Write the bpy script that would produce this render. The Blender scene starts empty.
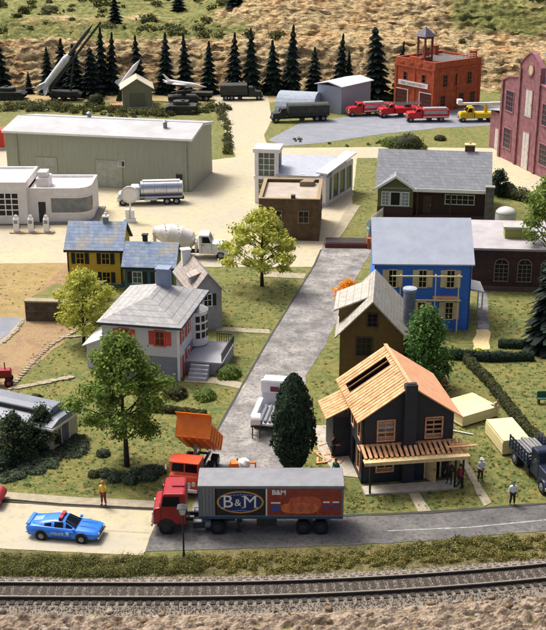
import bpy, bmesh, math, random
from mathutils import Vector, Matrix, noise
R = math.radians
rnd = random.Random(7)
scene = bpy.context.scene
COL = scene.collection

# ---------------------------------------------------------------- camera
FOC, TH = 1200.0, R(20.6815)
HC = 40.676
cd = bpy.data.cameras.new('camera'); cam = bpy.data.objects.new('camera', cd); COL.objects.link(cam)
cam.location = (0, 0, HC); cam.rotation_euler = (R(90) - TH, 0, 0)
cd.sensor_fit = 'HORIZONTAL'; cd.sensor_width = 36; cd.lens = 36 * FOC / 546
cd.clip_start = 1; cd.clip_end = 3000
scene.camera = cam
# ---------------------------------------------------------------- light
SUN_EL, SUN_AZ = 60, -48         # the light stands behind the layout, a little to the left, high up
w = bpy.data.worlds.new('World'); scene.world = w; w.use_nodes = True
nt = w.node_tree; bg = nt.nodes['Background']; sky = nt.nodes.new('ShaderNodeTexSky')
sky.sky_type = 'NISHITA'; sky.sun_disc = False
sky.sun_elevation = R(SUN_EL); sky.sun_rotation = R(SUN_AZ)
sky.air_density = 0.35; sky.dust_density = 6.0; sky.ozone_density = 0.0
nt.links.new(sky.outputs[0], bg.inputs[0]); bg.inputs[1].default_value = 0.15
sd = bpy.data.lights.new('sun', 'SUN'); sun = bpy.data.objects.new('sun', sd); COL.objects.link(sun)
sd.energy = 1.8; sd.angle = R(16); sd.color = (1, .97, .93)
sdir = Vector((math.sin(R(SUN_AZ)) * math.cos(R(SUN_EL)), math.cos(R(SUN_AZ)) * math.cos(R(SUN_EL)), math.sin(R(SUN_EL))))
sun.rotation_euler = sdir.to_track_quat('Z', 'Y').to_euler()
scene.view_settings.view_transform = 'Standard'; scene.view_settings.look = 'None'
scene.view_settings.exposure = 0.7; scene.view_settings.gamma = 1

# ---------------------------------------------------------------- helpers
def P(px, py, z=0.0):
    """world x, y of the point at height z seen at photo position px, py"""
    u = (px - 273) / FOC; v = (py - 315) / FOC
    dy = math.cos(TH) - v * math.sin(TH); dz = -math.sin(TH) - v * math.cos(TH)
    t = (HC - z) / -dz
    return (u * t, dy * t)

def hx(h):
    h = h.lstrip('#'); c = [int(h[i:i+2], 16) / 255 for i in (0, 2, 4)]
    return tuple(((x + .055) / 1.055) ** 2.4 if x > .04045 else x / 12.92 for x in c)

MC = {}
def M(name, c1, c2=None, rough=.75, metal=0, scale=1.5, var=.25, bump=0, bscale=25, detail=6, stretch=None, emis=None, c3=None, s3=.3):
    """procedural material: colour broken up by noise, optional bump"""
    if name in MC: return MC[name]
    m = bpy.data.materials.new(name); MC[name] = m; m.use_nodes = True
    n = m.node_tree.nodes; l = m.node_tree.links; b = n['Principled BSDF']
    a = hx(c1); d = hx(c2) if c2 else tuple(x * (1 - var) for x in a)
    tc = n.new('ShaderNodeTexCoord'); src = tc.outputs['Object']
    if stretch:
        mp = n.new('ShaderNodeMapping'); mp.inputs['Scale'].default_value = stretch
        l.new(src, mp.inputs[0]); src = mp.outputs[0]
    nz = n.new('ShaderNodeTexNoise'); nz.inputs['Scale'].default_value = scale; nz.inputs['Detail'].default_value = detail
    nz.inputs['Roughness'].default_value = .65
    l.new(src, nz.inputs['Vector'])
    rp = n.new('ShaderNodeValToRGB'); rp.color_ramp.elements[0].position = .36; rp.color_ramp.elements[1].position = .66
    rp.color_ramp.elements[0].color = (*d, 1); rp.color_ramp.elements[1].color = (*a, 1)
    l.new(nz.outputs[0], rp.inputs[0]); out = rp.outputs[0]
    if c3:
        n3 = n.new('ShaderNodeTexNoise'); n3.inputs['Scale'].default_value = s3; n3.inputs['Detail'].default_value = 5
        l.new(src, n3.inputs['Vector'])
        r3 = n.new('ShaderNodeValToRGB'); r3.color_ramp.elements[0].position = .47; r3.color_ramp.elements[1].position = .62
        l.new(n3.outputs[0], r3.inputs[0])
        mx = n.new('ShaderNodeMixRGB'); l.new(r3.outputs[0], mx.inputs[0]); l.new(out, mx.inputs[1]); mx.inputs[2].default_value = (*hx(c3), 1)
        out = mx.outputs[0]
    l.new(out, b.inputs['Base Color'])
    b.inputs['Roughness'].default_value = rough; b.inputs['Metallic'].default_value = metal
    if emis:
        b.inputs['Emission Color'].default_value = (*hx(emis), 1); b.inputs['Emission Strength'].default_value = 1
    if bump:
        nb = n.new('ShaderNodeTexNoise'); nb.inputs['Scale'].default_value = bscale; nb.inputs['Detail'].default_value = 4
        l.new(src, nb.inputs['Vector'])
        bp = n.new('ShaderNodeBump'); bp.inputs['Strength'].default_value = min(1, bump); bp.inputs['Distance'].default_value = .08
        l.new(nb.outputs[0], bp.inputs['Height']); l.new(bp.outputs[0], b.inputs['Normal'])
    return m

def brick(name, c1, c2, mortar, bw=.45, bh=.16, rough=.85):
    """brick courses; runs in x+y against z so every upright wall is coursed"""
    if name in MC: return MC[name]
    m = bpy.data.materials.new(name); MC[name] = m; m.use_nodes = True
    n = m.node_tree.nodes; l = m.node_tree.links; b = n['Principled BSDF']; b.inputs['Roughness'].default_value = rough
    tc = n.new('ShaderNodeTexCoord'); sp = n.new('ShaderNodeSeparateXYZ'); l.new(tc.outputs['Object'], sp.inputs[0])
    ad = n.new('ShaderNodeMath'); ad.operation = 'ADD'; l.new(sp.outputs[0], ad.inputs[0]); l.new(sp.outputs[1], ad.inputs[1])
    cb = n.new('ShaderNodeCombineXYZ'); l.new(ad.outputs[0], cb.inputs[0]); l.new(sp.outputs[2], cb.inputs[1])
    br = n.new('ShaderNodeTexBrick'); br.inputs['Color1'].default_value = (*hx(c1), 1); br.inputs['Color2'].default_value = (*hx(c2), 1)
    br.inputs['Mortar'].default_value = (*hx(mortar), 1); br.inputs['Scale'].default_value = 1
    br.inputs['Brick Width'].default_value = bw; br.inputs['Row Height'].default_value = bh; br.inputs['Mortar Size'].default_value = .012
    l.new(cb.outputs[0], br.inputs['Vector'])
    nz = n.new('ShaderNodeTexNoise'); nz.inputs['Scale'].default_value = 1.3; nz.inputs['Detail'].default_value = 6; l.new(tc.outputs['Object'], nz.inputs['Vector'])
    r = n.new('ShaderNodeValToRGB'); r.color_ramp.elements[0].position = .35; r.color_ramp.elements[1].position = .7
    r.color_ramp.elements[0].color = (.6, .58, .56, 1); r.color_ramp.elements[1].color = (1, 1, 1, 1); l.new(nz.outputs[0], r.inputs[0])
    mx = n.new('ShaderNodeMixRGB'); mx.blend_type = 'MULTIPLY'; mx.inputs[0].default_value = 1
    l.new(br.outputs[0], mx.inputs[1]); l.new(r.outputs[0], mx.inputs[2]); l.new(mx.outputs[0], b.inputs['Base Color'])
    return m

def shingle(name, c1, c2, row=.28, rough=.8, axis='z', c3=None):
    """roof courses that follow height on any pitch, tone broken by noise"""
    if name in MC: return MC[name]
    m = M(name, c1, c2, rough=rough, scale=2.2, c3=c3, s3=.5)
    n = m.node_tree.nodes; l = m.node_tree.links; b = n['Principled BSDF']
    tc = n.new('ShaderNodeTexCoord'); sp = n.new('ShaderNodeSeparateXYZ'); l.new(tc.outputs['Object'], sp.inputs[0])
    ad = n.new('ShaderNodeMath'); ad.operation = 'ADD'; l.new(sp.outputs[0], ad.inputs[0]); l.new(sp.outputs[1], ad.inputs[1])
    cb = n.new('ShaderNodeCombineXYZ'); l.new(ad.outputs[0], cb.inputs[0]); l.new(sp.outputs[2], cb.inputs[1])
    br = n.new('ShaderNodeTexBrick'); br.inputs['Color1'].default_value = (1,1,1,1); br.inputs['Color2'].default_value = (.74,.74,.74,1); br.inputs['Mortar'].default_value = (.5,.5,.5,1)
    br.inputs['Scale'].default_value = 1; br.inputs['Brick Width'].default_value = row*2.0; br.inputs['Row Height'].default_value = row; br.inputs['Mortar Size'].default_value = .018
    l.new(cb.outputs[0], br.inputs['Vector']); old = b.inputs['Base Color'].links[0].from_socket
    mx = n.new('ShaderNodeMixRGB'); mx.blend_type = 'MULTIPLY'; mx.inputs[0].default_value = .8; l.new(old, mx.inputs[1]); l.new(br.outputs[0], mx.inputs[2]); l.new(mx.outputs[0], b.inputs['Base Color'])
    mo = n.new('ShaderNodeMath'); mo.operation = 'MODULO'; mo.inputs[1].default_value = row
    l.new(sp.outputs['XYZ'.index(axis.upper())], mo.inputs[0])
    bp = n.new('ShaderNodeBump'); bp.inputs['Strength'].default_value = .8; bp.inputs['Distance'].default_value = .25
    l.new(mo.outputs[0], bp.inputs['Height']); l.new(bp.outputs[0], b.inputs['Normal'])
    return m

class MB:
    def __init__(s): s.v = []; s.f = []; s.m = []; s.s = []; s.tf = None
    def add(s, vs, fs, m=0, sm=False):
        k = len(s.v)
        if s.tf: vs = [s.tf(*p) for p in vs]
        s.v += [tuple(p) for p in vs]
        for f in fs: s.f.append(tuple(i + k for i in f)); s.m.append(m); s.s.append(sm)
        return s
    def box(s, x0, y0, z0, x1, y1, z1, m=0):
        return s.add([(x0,y0,z0),(x1,y0,z0),(x1,y1,z0),(x0,y1,z0),(x0,y0,z1),(x1,y0,z1),(x1,y1,z1),(x0,y1,z1)],
                     [(0,3,2,1),(4,5,6,7),(0,1,5,4),(1,2,6,5),(2,3,7,6),(3,0,4,7)], m)
    def _pr(s, A, B, m):
        n = len(A)
        return s.add(A + B, [tuple(range(n)), tuple(range(2*n-1, n-1, -1))] + [(i, (i+1) % n, (i+1) % n + n, i + n) for i in range(n)], m)
    def xz(s, poly, y0, y1, m=0): return s._pr([(x, y0, z) for x, z in poly], [(x, y1, z) for x, z in poly], m)
    def xy(s, poly, z0, z1, m=0): return s._pr([(x, y, z0) for x, y in poly], [(x, y, z1) for x, y in poly], m)
    def yz(s, poly, x0, x1, m=0): return s._pr([(x0, y, z) for y, z in poly], [(x1, y, z) for y, z in poly], m)
    def slab(s, q, t, m=0):
        return s._pr([tuple(p) for p in q], [(p[0], p[1], p[2] - t) for p in q], m)
    def cyl(s, a, b, r0, r1=None, n=12, m=0, caps=True):
        r1 = r0 if r1 is None else r1
        a = Vector(a); b = Vector(b); d = (b - a).normalized()
        u = d.orthogonal().normalized(); w_ = d.cross(u)
        A = [a + (u*math.cos(t)+w_*math.sin(t))*r0 for t in [2*math.pi*i/n for i in range(n)]]
        B = [b + (u*math.cos(t)+w_*math.sin(t))*r1 for t in [2*math.pi*i/n for i in range(n)]]
        s.add(A + B, [(i, (i+1) % n, (i+1) % n + n, i + n) for i in range(n)], m, True)
        if caps:
            s.add(A, [tuple(range(n-1, -1, -1))], m); s.add(B, [tuple(range(n))], m)
        return s
    def tube(s, pts, rs, n=7, m=0):
        pts = [Vector(p) for p in pts]; k = len(pts); V = []
        for i, p in enumerate(pts):
            d = (pts[min(k-1, i+1)] - pts[max(0, i-1)]).normalized()
            u = d.cross(Vector((.3, .9, .1))).normalized(); w_ = d.cross(u)
            r = rs[i] if hasattr(rs, '__len__') else rs
            V += [p + (u*math.cos(2*math.pi*j/n)+w_*math.sin(2*math.pi*j/n))*r for j in range(n)]
        F = [(i*n+j, i*n+(j+1) % n, (i+1)*n+(j+1) % n, (i+1)*n+j) for i in range(k-1) for j in range(n)]
        F += [tuple(range(n-1, -1, -1)), tuple(range((k-1)*n, k*n))]
        return s.add(V, F, m, True)
    def ell(s, c, r, nu=14, nv=9, m=0, jit=0, zmin=None):
        V = []; F = []
        for j in range(nv + 1):
            ph = math.pi * j / nv
            for i in range(nu):
                t = 2*math.pi*i/nu; q = Vector((math.sin(ph)*math.cos(t), math.sin(ph)*math.sin(t), math.cos(ph)))
                k = 1 + (noise.noise(q*2.3 + Vector(c)) * jit if jit else 0)
                z = c[2] + q.z*r[2]*k
                if zmin is not None: z = max(z, zmin)
                V.append((c[0]+q.x*r[0]*k, c[1]+q.y*r[1]*k, z))
        for j in range(nv):
            for i in range(nu):
                F.append((j*nu+i, (j+1)*nu+i, (j+1)*nu+(i+1) % nu, j*nu+(i+1) % nu))
        return s.add(V, F, m, True)
    def build(s, name, mats, parent=None, bevel=0, weld=False):
        me = bpy.data.meshes.new(name); me.from_pydata(s.v, [], s.f)
        if not isinstance(mats, (list, tuple)): mats = [mats]
        for m in mats: me.materials.append(m)
        me.polygons.foreach_set('material_index', s.m); me.polygons.foreach_set('use_smooth', s.s)
        if len(s.f) < 40000:
            bm = bmesh.new(); bm.from_mesh(me)
            bmesh.ops.recalc_face_normals(bm, faces=bm.faces); bm.to_mesh(me); bm.free()
        me.update()
        o = bpy.data.objects.new(name, me); COL.objects.link(o)
        if parent: o.parent = parent
        if bevel:
            b = o.modifiers.new('bevel', 'BEVEL'); b.width = bevel; b.segments = 2; b.limit_method = 'ANGLE'; b.angle_limit = R(35)
        return o

def tag(o, label=None, cat=None, group=None, kind=None):
    if label: o['label'] = label
    if cat: o['category'] = cat
    if group: o['group'] = group
    if kind: o['kind'] = kind
    return o
def thing(name, label, cat, loc=(0, 0, 0), rot=0, group=None):
    o = bpy.data.objects.new(name, None); COL.objects.link(o); o.empty_display_size = .3
    o.location = (loc[0], loc[1], loc[2] if len(loc) > 2 else 0); o.rotation_euler = (0, 0, R(rot))
    return tag(o, label, cat, group)
def dup(root, loc, rot=None, scale=None, label=None, group=None):
    kids = {}
    for o in bpy.data.objects:
        if o.parent: kids.setdefault(o.parent.name, []).append(o)
    def cp(o, par):
        c = o.copy(); COL.objects.link(c)
        if par: c.parent = par
        for k in kids.get(o.name, []): cp(k, c)
        return c
    r = cp(root, None); r.location = (loc[0], loc[1], loc[2] if len(loc) > 2 else 0)
    if rot is not None: r.rotation_euler = (0, 0, R(rot))
    if scale: r.scale = scale
    if label: r['label'] = label
    if group: r['group'] = group
    return r
def text(s, size, mat, parent, loc, rot, name='lettering', ext=.012, sx=1, bold=0.0):
    c = bpy.data.curves.new(name, 'FONT'); c.body = s; c.size = size; c.align_x = 'CENTER'; c.align_y = 'CENTER'; c.extrude = ext; c.offset = bold
    o = bpy.data.objects.new(name, c); COL.objects.link(o)
    me = bpy.data.meshes.new_from_object(o.evaluated_get(bpy.context.evaluated_depsgraph_get()))
    bpy.data.objects.remove(o); bpy.data.curves.remove(c)
    me.materials.clear(); me.materials.append(mat)
    o = bpy.data.objects.new(name, me); COL.objects.link(o); o.parent = parent
    o.location = loc; o.rotation_euler = rot; o.scale = (sx, 1, 1)
    return o

# ---------------------------------------------------------------- shared materials
WHITE = M('white_paint', '#e9e8e4', var=.12, rough=.5)
TRIM = M('white_trim', '#dcdad2', var=.2, rough=.6)
CREAM = M('cream_wood', '#dcc796', '#c2a873', rough=.8, scale=4)
PINE = M('pine_board', '#e3b183', '#b98050', rough=.8, scale=2.2)
GLASS = M('dark_glass', '#15191e', var=.4, rough=.22)
GLASS.node_tree.nodes['Principled BSDF'].inputs['Specular IOR Level'].default_value = .25
BLACK = M('black_paint', '#17181a', var=.3, rough=.5)
TYRE = M('tyre_rubber', '#151515', var=.3, rough=.85)
CHROME = M('chrome', '#c3c6cc', var=.2, rough=.22, metal=.9)
GREY = M('grey_metal', '#8b9096', var=.25, rough=.5, metal=.3)
DGREY = M('dark_metal', '#2b2d30', var=.35, rough=.6)
CONC = M('pale_concrete', '#b9b3a2', '#9b9585', rough=.9, scale=2, bump=.2)
# ================================================================ the setting
def ground_mat(name, cols, s1=.25, s2=1.6, s3=9, bump=.6, bs=14, rough=.95, crack=None):
    """patchy ground: two noise scales pick between four colours, fine speckle on top"""
    m = bpy.data.materials.new(name); m.use_nodes = True; n = m.node_tree.nodes; l = m.node_tree.links; b = n['Principled BSDF']
    b.inputs['Roughness'].default_value = rough
    tc = n.new('ShaderNodeTexCoord'); out = None
    def ns(sc, det=5):
        z = n.new('ShaderNodeTexNoise'); z.inputs['Scale'].default_value = sc; z.inputs['Detail'].default_value = det; z.inputs['Roughness'].default_value = .7
        l.new(tc.outputs['Object'], z.inputs['Vector']); return z
    def ramp(z, lo, hi, a, c):
        r = n.new('ShaderNodeValToRGB'); r.color_ramp.elements[0].position = lo; r.color_ramp.elements[1].position = hi
        r.color_ramp.elements[0].color = (*a, 1); r.color_ramp.elements[1].color = (*c, 1); l.new(z.outputs[0], r.inputs[0]); return r
    A = ramp(ns(s1), .42, .6, hx(cols[0]), hx(cols[1]))
    f = ramp(ns(s2), .45, .62, (0,0,0), (1,1,1))
    mx = n.new('ShaderNodeMixRGB'); l.new(f.outputs[0], mx.inputs[0]); l.new(A.outputs[0], mx.inputs[1]); mx.inputs[2].default_value = (*hx(cols[2]), 1)
    f2 = ramp(ns(s3, 3), .5, .68, (0,0,0), (.75,.75,.75))
    m2 = n.new('ShaderNodeMixRGB'); l.new(f2.outputs[0], m2.inputs[0]); l.new(mx.outputs[0], m2.inputs[1]); m2.inputs[2].default_value = (*hx(cols[3]), 1)
    fin = m2.outputs[0]
    if crack:
        wn = ns(.8, 4); wa = n.new('ShaderNodeMixRGB'); wa.inputs[0].default_value = .25; l.new(tc.outputs['Object'], wa.inputs[1]); l.new(wn.outputs['Color'], wa.inputs[2])
        vo = n.new('ShaderNodeTexVoronoi'); vo.feature = 'DISTANCE_TO_EDGE'; vo.inputs['Scale'].default_value = .42; l.new(wa.outputs[0], vo.inputs['Vector'])
        cr = n.new('ShaderNodeValToRGB'); cr.color_ramp.elements[0].position = .003; cr.color_ramp.elements[1].position = .014; l.new(vo.outputs['Distance'], cr.inputs[0])
        mk = ramp(ns(.25, 3), .46, .56, (0,0,0), (.35,.35,.35)); iv = n.new('ShaderNodeInvert'); l.new(cr.outputs[0], iv.inputs['Color'])
        mm = n.new('ShaderNodeMath'); mm.operation = 'MULTIPLY'; l.new(iv.outputs[0], mm.inputs[0]); l.new(mk.outputs[0], mm.inputs[1])
        m3 = n.new('ShaderNodeMixRGB'); l.new(mm.outputs[0], m3.inputs[0]); l.new(fin, m3.inputs[1]); m3.inputs[2].default_value = (*hx(crack), 1); fin = m3.outputs[0]
    l.new(fin, b.inputs['Base Color'])
    bp = n.new('ShaderNodeBump'); bp.inputs['Strength'].default_value = bump; bp.inputs['Distance'].default_value = .12
    l.new(ns(bs, 6).outputs[0], bp.inputs['Height']); l.new(bp.outputs[0], b.inputs['Normal'])
    return m
LAWN = ground_mat('lawn_turf', ['#50642c', '#727438', '#8c8048', '#3a4722'])
SAND = ground_mat('sandy_concrete', ['#aaa592', '#bab08c', '#b1a88d', '#9f9880'], s1=.07, s2=.35, s3=1.4, bump=.2)
ASPH = ground_mat('worn_asphalt', ['#6a6967', '#a3a19a', '#8b8986', '#4f4e4c'], s1=.35, s2=.8, s3=3.2, bump=.5, crack='#35332f')
ASPHD = ground_mat('dark_asphalt', ['#555554', '#74726e', '#646361', '#3c3b3b'], s1=.3, s2=1.1, s3=3, bump=.5)
APRON = ground_mat('blue_grey_apron', ['#7f848c', '#8a8e94', '#797e86', '#70757d'], s1=.1, s2=.5, s3=4, bump=.1)
DIRT = ground_mat('brown_dirt', ['#8f7458', '#a68a68', '#9a8a5e', '#6b5340'], s1=.3, s2=1.2, s3=6, bump=.6)
OCHRE = ground_mat('ochre_field', ['#998358', '#a8925f', '#8c8048', '#7c6844'], s1=.25, s2=.9, s3=6, bump=.6)
VERGE = ground_mat('dry_verge', ['#6a6438', '#85784f', '#595830', '#988a66'], s1=.5, s2=1.8, s3=8, bump=.9)
WALK = ground_mat('pale_walkway', ['#a39a82', '#958c76', '#aba28a', '#7f7663'], s1=.4, s2=2, s3=8, bump=.3)
CARP = ground_mat('beige_ground', ['#b09c70', '#97855a', '#a39266', '#75693c'], s1=.3, s2=1.2, s3=5, bump=.5)

g = MB().add([(-700,-60,0),(700,-60,0),(700,900,0),(-700,900,0)], [(0,1,2,3)]).build('ground', LAWN); tag(g, kind='structure')
def sheet(name, px, z, mat, edge=.12, thick=True):
    """flat area from its corners on the ground; edges wander a little like hand-laid scenery"""
    pts = [Vector((*P(*p), 0)) for p in px]; out = []
    for i, a in enumerate(pts):
        b = pts[(i+1) % len(pts)]; k = max(1, int((b-a).length / .7)); d = (b-a); nn = Vector((-d.y, d.x, 0)).normalized()
        for j in range(k):
            q = a + d*j/k; out.append(q + nn * noise.noise(q*.9) * edge)
    mb = MB(); n = len(out)
    vs = [(q.x, q.y, z) for q in out] + [(q.x, q.y, z-.16) for q in out]
    mb.add(vs, [tuple(range(n))] + [(i, (i+1) % n, (i+1) % n+n, i+n) for i in range(n)])
    o = mb.build(name, mat); tag(o, kind='structure'); return o
sheet('military_ground', [(-80,92),(290,91),(300,100),(262,103),(-80,100)], .008, CARP)
sheet('concrete_yard', [(-80,264),(90,263),(200,267),(312,267),(331,240),(345,214),(352,204),(357,158),(385,158),(480,158),(500,186),(530,196),(620,196),(620,150),(486,148),(385,147),(268,148),(264,135),(272,120),(268,96),(214,94),(216,110),(236,157),(212,160),(212,130),(10,126),(-80,140)], .02, SAND)
sheet('station_apron', [(268,140),(300,123),(345,117),(440,106),(520,106),(520,124),(440,128),(382,134),(322,143),(284,146)], .028, APRON)
sheet('field', [(-80,262),(70,262),(60,290),(20,330),(-80,330)], .012, OCHRE, .5)
sheet('dirt_track', [(70,262),(100,266),(60,292),(62,322),(78,330),(40,362),(6,388),(-40,420),(-80,420),(-80,340),(20,320),(38,290)], .016, DIRT, .35)
sheet('side_road', [(-80,322),(8,317),(23,319),(10,333),(-6,344),(-80,344)], .03, APRON)
sheet('road_edge', [(22,318),(27,320),(12,337),(-6,349),(-6,345),(9,334)], .034, WALK, .1)
sheet('village_street', [(321,250),(314,266),(270,337),(234,400),(207,448),(196,490),(192,512),(320,514),(314,480),(296,460),(298,420),(306,376),(325,346),(338,318),(352,286),(372,250),(366,246)], .024, ASPH, .16)
sheet('street_gutter', [(320.2,250),(321.6,250),(314.8,266),(271,337),(235.2,400),(208.4,448),(206.4,448),(233,400),(269.2,337),(313.2,266)], .06, M('gutter_dark', '#3d3a34'), .05)
sheet('pavement_edge', [(-80,493.6),(0,500.6),(60,505.6),(163,510.6),(163,511.6),(60,506.8),(0,501.8),(-80,494.8)], .05, M('gutter_dark', '#3d3a34'), .03)
sheet('road_shoulder', [(320,516),(430,512),(546,503),(640,493),(640,494.6),(546,505),(430,514),(320,518)], .06, M('gutter_dark', '#3d3a34'), .1)
sheet('street_mouth', [(321,250),(325,240),(372,246),(372,250)], .028, ASPH, .05)
sheet('main_road', [(163,503),(196,512),(320,517),(430,513),(546,504),(640,494),(640,521),(546,531),(430,541),(340,546),(240,549),(143,552)], .03, ASPHD, .12)
sheet('pale_road', [(-80,496),(0,503),(100,508),(163,511),(152,532),(144,556),(60,552),(0,549),(-80,544)], .032, SAND, .08)
sheet('pavement', [(-80,486),(0,493),(60,498),(163,503),(163,510),(60,505),(0,500),(-80,493)], .14, WALK, .1)
sheet('lane_line', [(388,530.8),(470,527.2),(546,519.8),(640,510),(640,511.2),(546,520.9),(470,528.3),(388,531.8)], .036, M('worn_line', '#a9a9a6', '#77777a', scale=2), .05)
sheet('lane_mark', [(98,530),(150,533),(150,534.2),(98,531.2)], .037, WALK, .03)
sheet('porch_walk', [(409,494),(419,493),(432,513),(419,514)], .05, WALK, .04)
sheet('garden_path', [(455,452),(461,451),(491,503),(484,507)], .05, WALK, .1)
sheet('back_garden_path', [(477,287),(487,287),(489,330),(478,330)], .04, ASPH, .06)
sheet('stone_patio', [(476,330),(490,330),(490,350),(473,350)], .05, CREAM, .3)
sheet('front_path', [(186,376),(216,378),(247,384),(244,390),(214,384),(184,382)], .05, WALK, .06)
sheet('upper_path', [(216,327),(270,330),(270,334),(216,331)], .05, WALK, .05)
sheet('side_path', [(262,272),(306,274),(304,279),(262,277)], .05, WALK, .08)
sheet('house_slab', [(313,426),(352,426),(358,478),(336,476),(318,450)], .06, CONC, .05)
sheet('showroom_walk', [(330,238),(346,210),(352,204),(360,206),(344,232),(336,242)], .05, WALK, .04)
sheet('far_garden_path', [(538,346),(546,344),(600,356),(600,366),(546,354)], .05, WALK, .1)
sheet('verge', [(-80,544),(0,550),(60,553),(144,557),(240,550),(340,547),(430,542),(546,532),(640,522),(640,560),(546,573),(345,586),(160,591),(0,588),(-80,584)], .012, VERGE, .2)

# --- hill with rock face behind the layout
def sst(a, b, t): t = max(0, min(1, (t-a)/(b-a))); return t*t*(3-2*t)
def hill_h(x, y):
    r = sst(-22, 2, x); r2 = sst(22, 45, x)
    yy = y + 3.0*noise.noise(Vector((x*.06, 1.7, 0))) + 1.5*noise.noise(Vector((x*.25, 5.1, 0)))
    c1 = sst(226, 237, yy) * (8.6 - 2.6*r2)
    c2 = sst(238, 256, yy) * (1.0 + 5.5*r + 1.5*r2)
    c3 = sst(262, 330, yy) * (6 + 5*r)
    return c1 + c2 + c3, (c1, r, r2, yy)
xs = [-150 + i*4 for i in range(20)] + [-70 + i*.36 for i in range(389)] + [70.2 + i*4 for i in range(21)]
ys = [222 + i*.30 for i in range(120)] + [258 + i*1.0 for i in range(50)] + [308 + i*12 for i in range(24)]
V = []; F = []; veg = []
for y in ys:
    for x in xs:
        h, (c1, r, r2, yy) = hill_h(x, y); e = sst(223, 227, yy)
        led = noise.noise(Vector((x*.10, h*1.5, 3.3))) + .55*noise.noise(Vector((x*.3, h*3.4, 9.3)))
        fr = noise.fractal(Vector((x*.22, y*.22, h*.35)), 1.0, 2.1, 5)
        face = e * (1 - sst(256, 262, yy) * .8)
        z = h + e*(.6*fr + (.55*noise.noise(Vector((x*.8, y*.8, h*1.5))) + .3*noise.noise(Vector((x*1.7, y*1.9, h*3))))*face) + .12*led*face - .05*(1-e)
        V.append((x, y - led*.55*face - .4*face*noise.noise(Vector((x*.9, h*2.2, 5.5))), z if e > 0 else -.05))
        vn = noise.fractal(Vector((x*.09, y*.11, 7.7)), 1.0, 2.0, 4)
        top = sst(235.5, 237.5, yy) * (1-r) + sst(252, 256, yy) * r*(1-r2) + sst(241, 246, yy)*r2
        v_ = top*.78 + .62*vn - (1-top)*.35 - .26*r2*top
        veg.append(max(0, min(1, (v_-.25)*3)) if yy > 226 else 1)
nx = len(xs)
F = [(j*nx+i, j*nx+i+1, (j+1)*nx+i+1, (j+1)*nx+i) for j in range(len(ys)-1) for i in range(nx-1)]
me = bpy.data.meshes.new('hill'); me.from_pydata(V, [], F); me.polygons.foreach_set('use_smooth', [True]*len(F))
at = me.attributes.new('veg', 'FLOAT', 'POINT'); at.data.foreach_set('value', veg)
hm = bpy.data.materials.new('hill_rock_and_scrub'); hm.use_nodes = True; n = hm.node_tree.nodes; l = hm.node_tree.links; b = n['Principled BSDF']; b.inputs['Roughness'].default_value = .95
tc = n.new('ShaderNodeTexCoord')
def nn_(sc, st=(1,1,1), det=8):
    mp = n.new('ShaderNodeMapping'); mp.inputs['Scale'].default_value = st; l.new(tc.outputs['Object'], mp.inputs[0])
    z = n.new('ShaderNodeTexNoise'); z.inputs['Scale'].default_value = sc; z.inputs['Detail'].default_value = det; z.inputs['Roughness'].default_value = .7; l.new(mp.outputs[0], z.inputs['Vector']); return z
def rr(z, els):
    r = n.new('ShaderNodeValToRGB'); e = r.color_ramp.elements; e[0].position, e[0].color = els[0][0], (*hx(els[0][1]), 1); e[1].position, e[1].color = els[-1][0], (*hx(els[-1][1]), 1)
    for p, c in els[1:-1]: q = e.new(p); q.color = (*hx(c), 1)
    l.new(z.outputs[0], r.inputs[0]); return r
strata = nn_(.9, (.5, .7, 2.2), 12); rock = rr(strata, [(.34, '#6e5430'), (.41, '#b8935c'), (.46, '#e0c48c'), (.58, '#f0dba8'), (.68, '#d4b47a')])
ck = nn_(2.2, (.35, .5, 2.4), 10); ckr = rr(ck, [(.40, '#6a5a48'), (.47, '#ffffff')])  # fine cracks, with ledge shadows painted dark into the rock colour
rk2 = n.new('ShaderNodeMixRGB'); rk2.blend_type = 'MULTIPLY'; rk2.inputs[0].default_value = .85; l.new(rock.outputs[0], rk2.inputs[1]); l.new(ckr.outputs[0], rk2.inputs[2])
vm = n.new('ShaderNodeMapping'); vm.inputs['Scale'].default_value = (.30, .5, 1.15); wz = nn_(.5, (1,1,1), 6); wm = n.new('ShaderNodeMixRGB'); wm.blend_type = 'ADD'; wm.inputs[0].default_value = 2.2
l.new(tc.outputs['Object'], wm.inputs[1]); l.new(wz.outputs['Color'], wm.inputs[2]); l.new(wm.outputs[0], vm.inputs[0])
vo = n.new('ShaderNodeTexVoronoi'); vo.feature = 'DISTANCE_TO_EDGE'; vo.inputs['Scale'].default_value = .9; l.new(vm.outputs[0], vo.inputs['Vector'])
vr = n.new('ShaderNodeValToRGB'); vr.color_ramp.elements[0].position = .0; vr.color_ramp.elements[0].color = (.22,.15,.09,1); vr.color_ramp.elements[1].position = .09; vr.color_ramp.elements[1].color = (1,1,1,1); l.new(vo.outputs['Distance'], vr.inputs[0])
rk3 = n.new('ShaderNodeMixRGB'); rk3.blend_type = 'MULTIPLY'; rk3.inputs[0].default_value = .6; l.new(rk2.outputs[0], rk3.inputs[1]); l.new(vr.outputs[0], rk3.inputs[2])
pink = rr(nn_(.12), [(.5, '#000000'), (.66, '#ffffff')])
mxp = n.new('ShaderNodeMixRGB'); mxp.blend_type = 'MULTIPLY'; l.new(pink.outputs[0], mxp.inputs[0]); l.new(rk3.outputs[0], mxp.inputs[1]); mxp.inputs[2].default_value = (.95, .78, .66, 1)
vegc = rr(nn_(.8), [(.36, '#46542a'), (.46, '#747c3a'), (.56, '#969450'), (.66, '#b8aa68')])
av = n.new('ShaderNodeAttribute'); av.attribute_name = 'veg'
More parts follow.
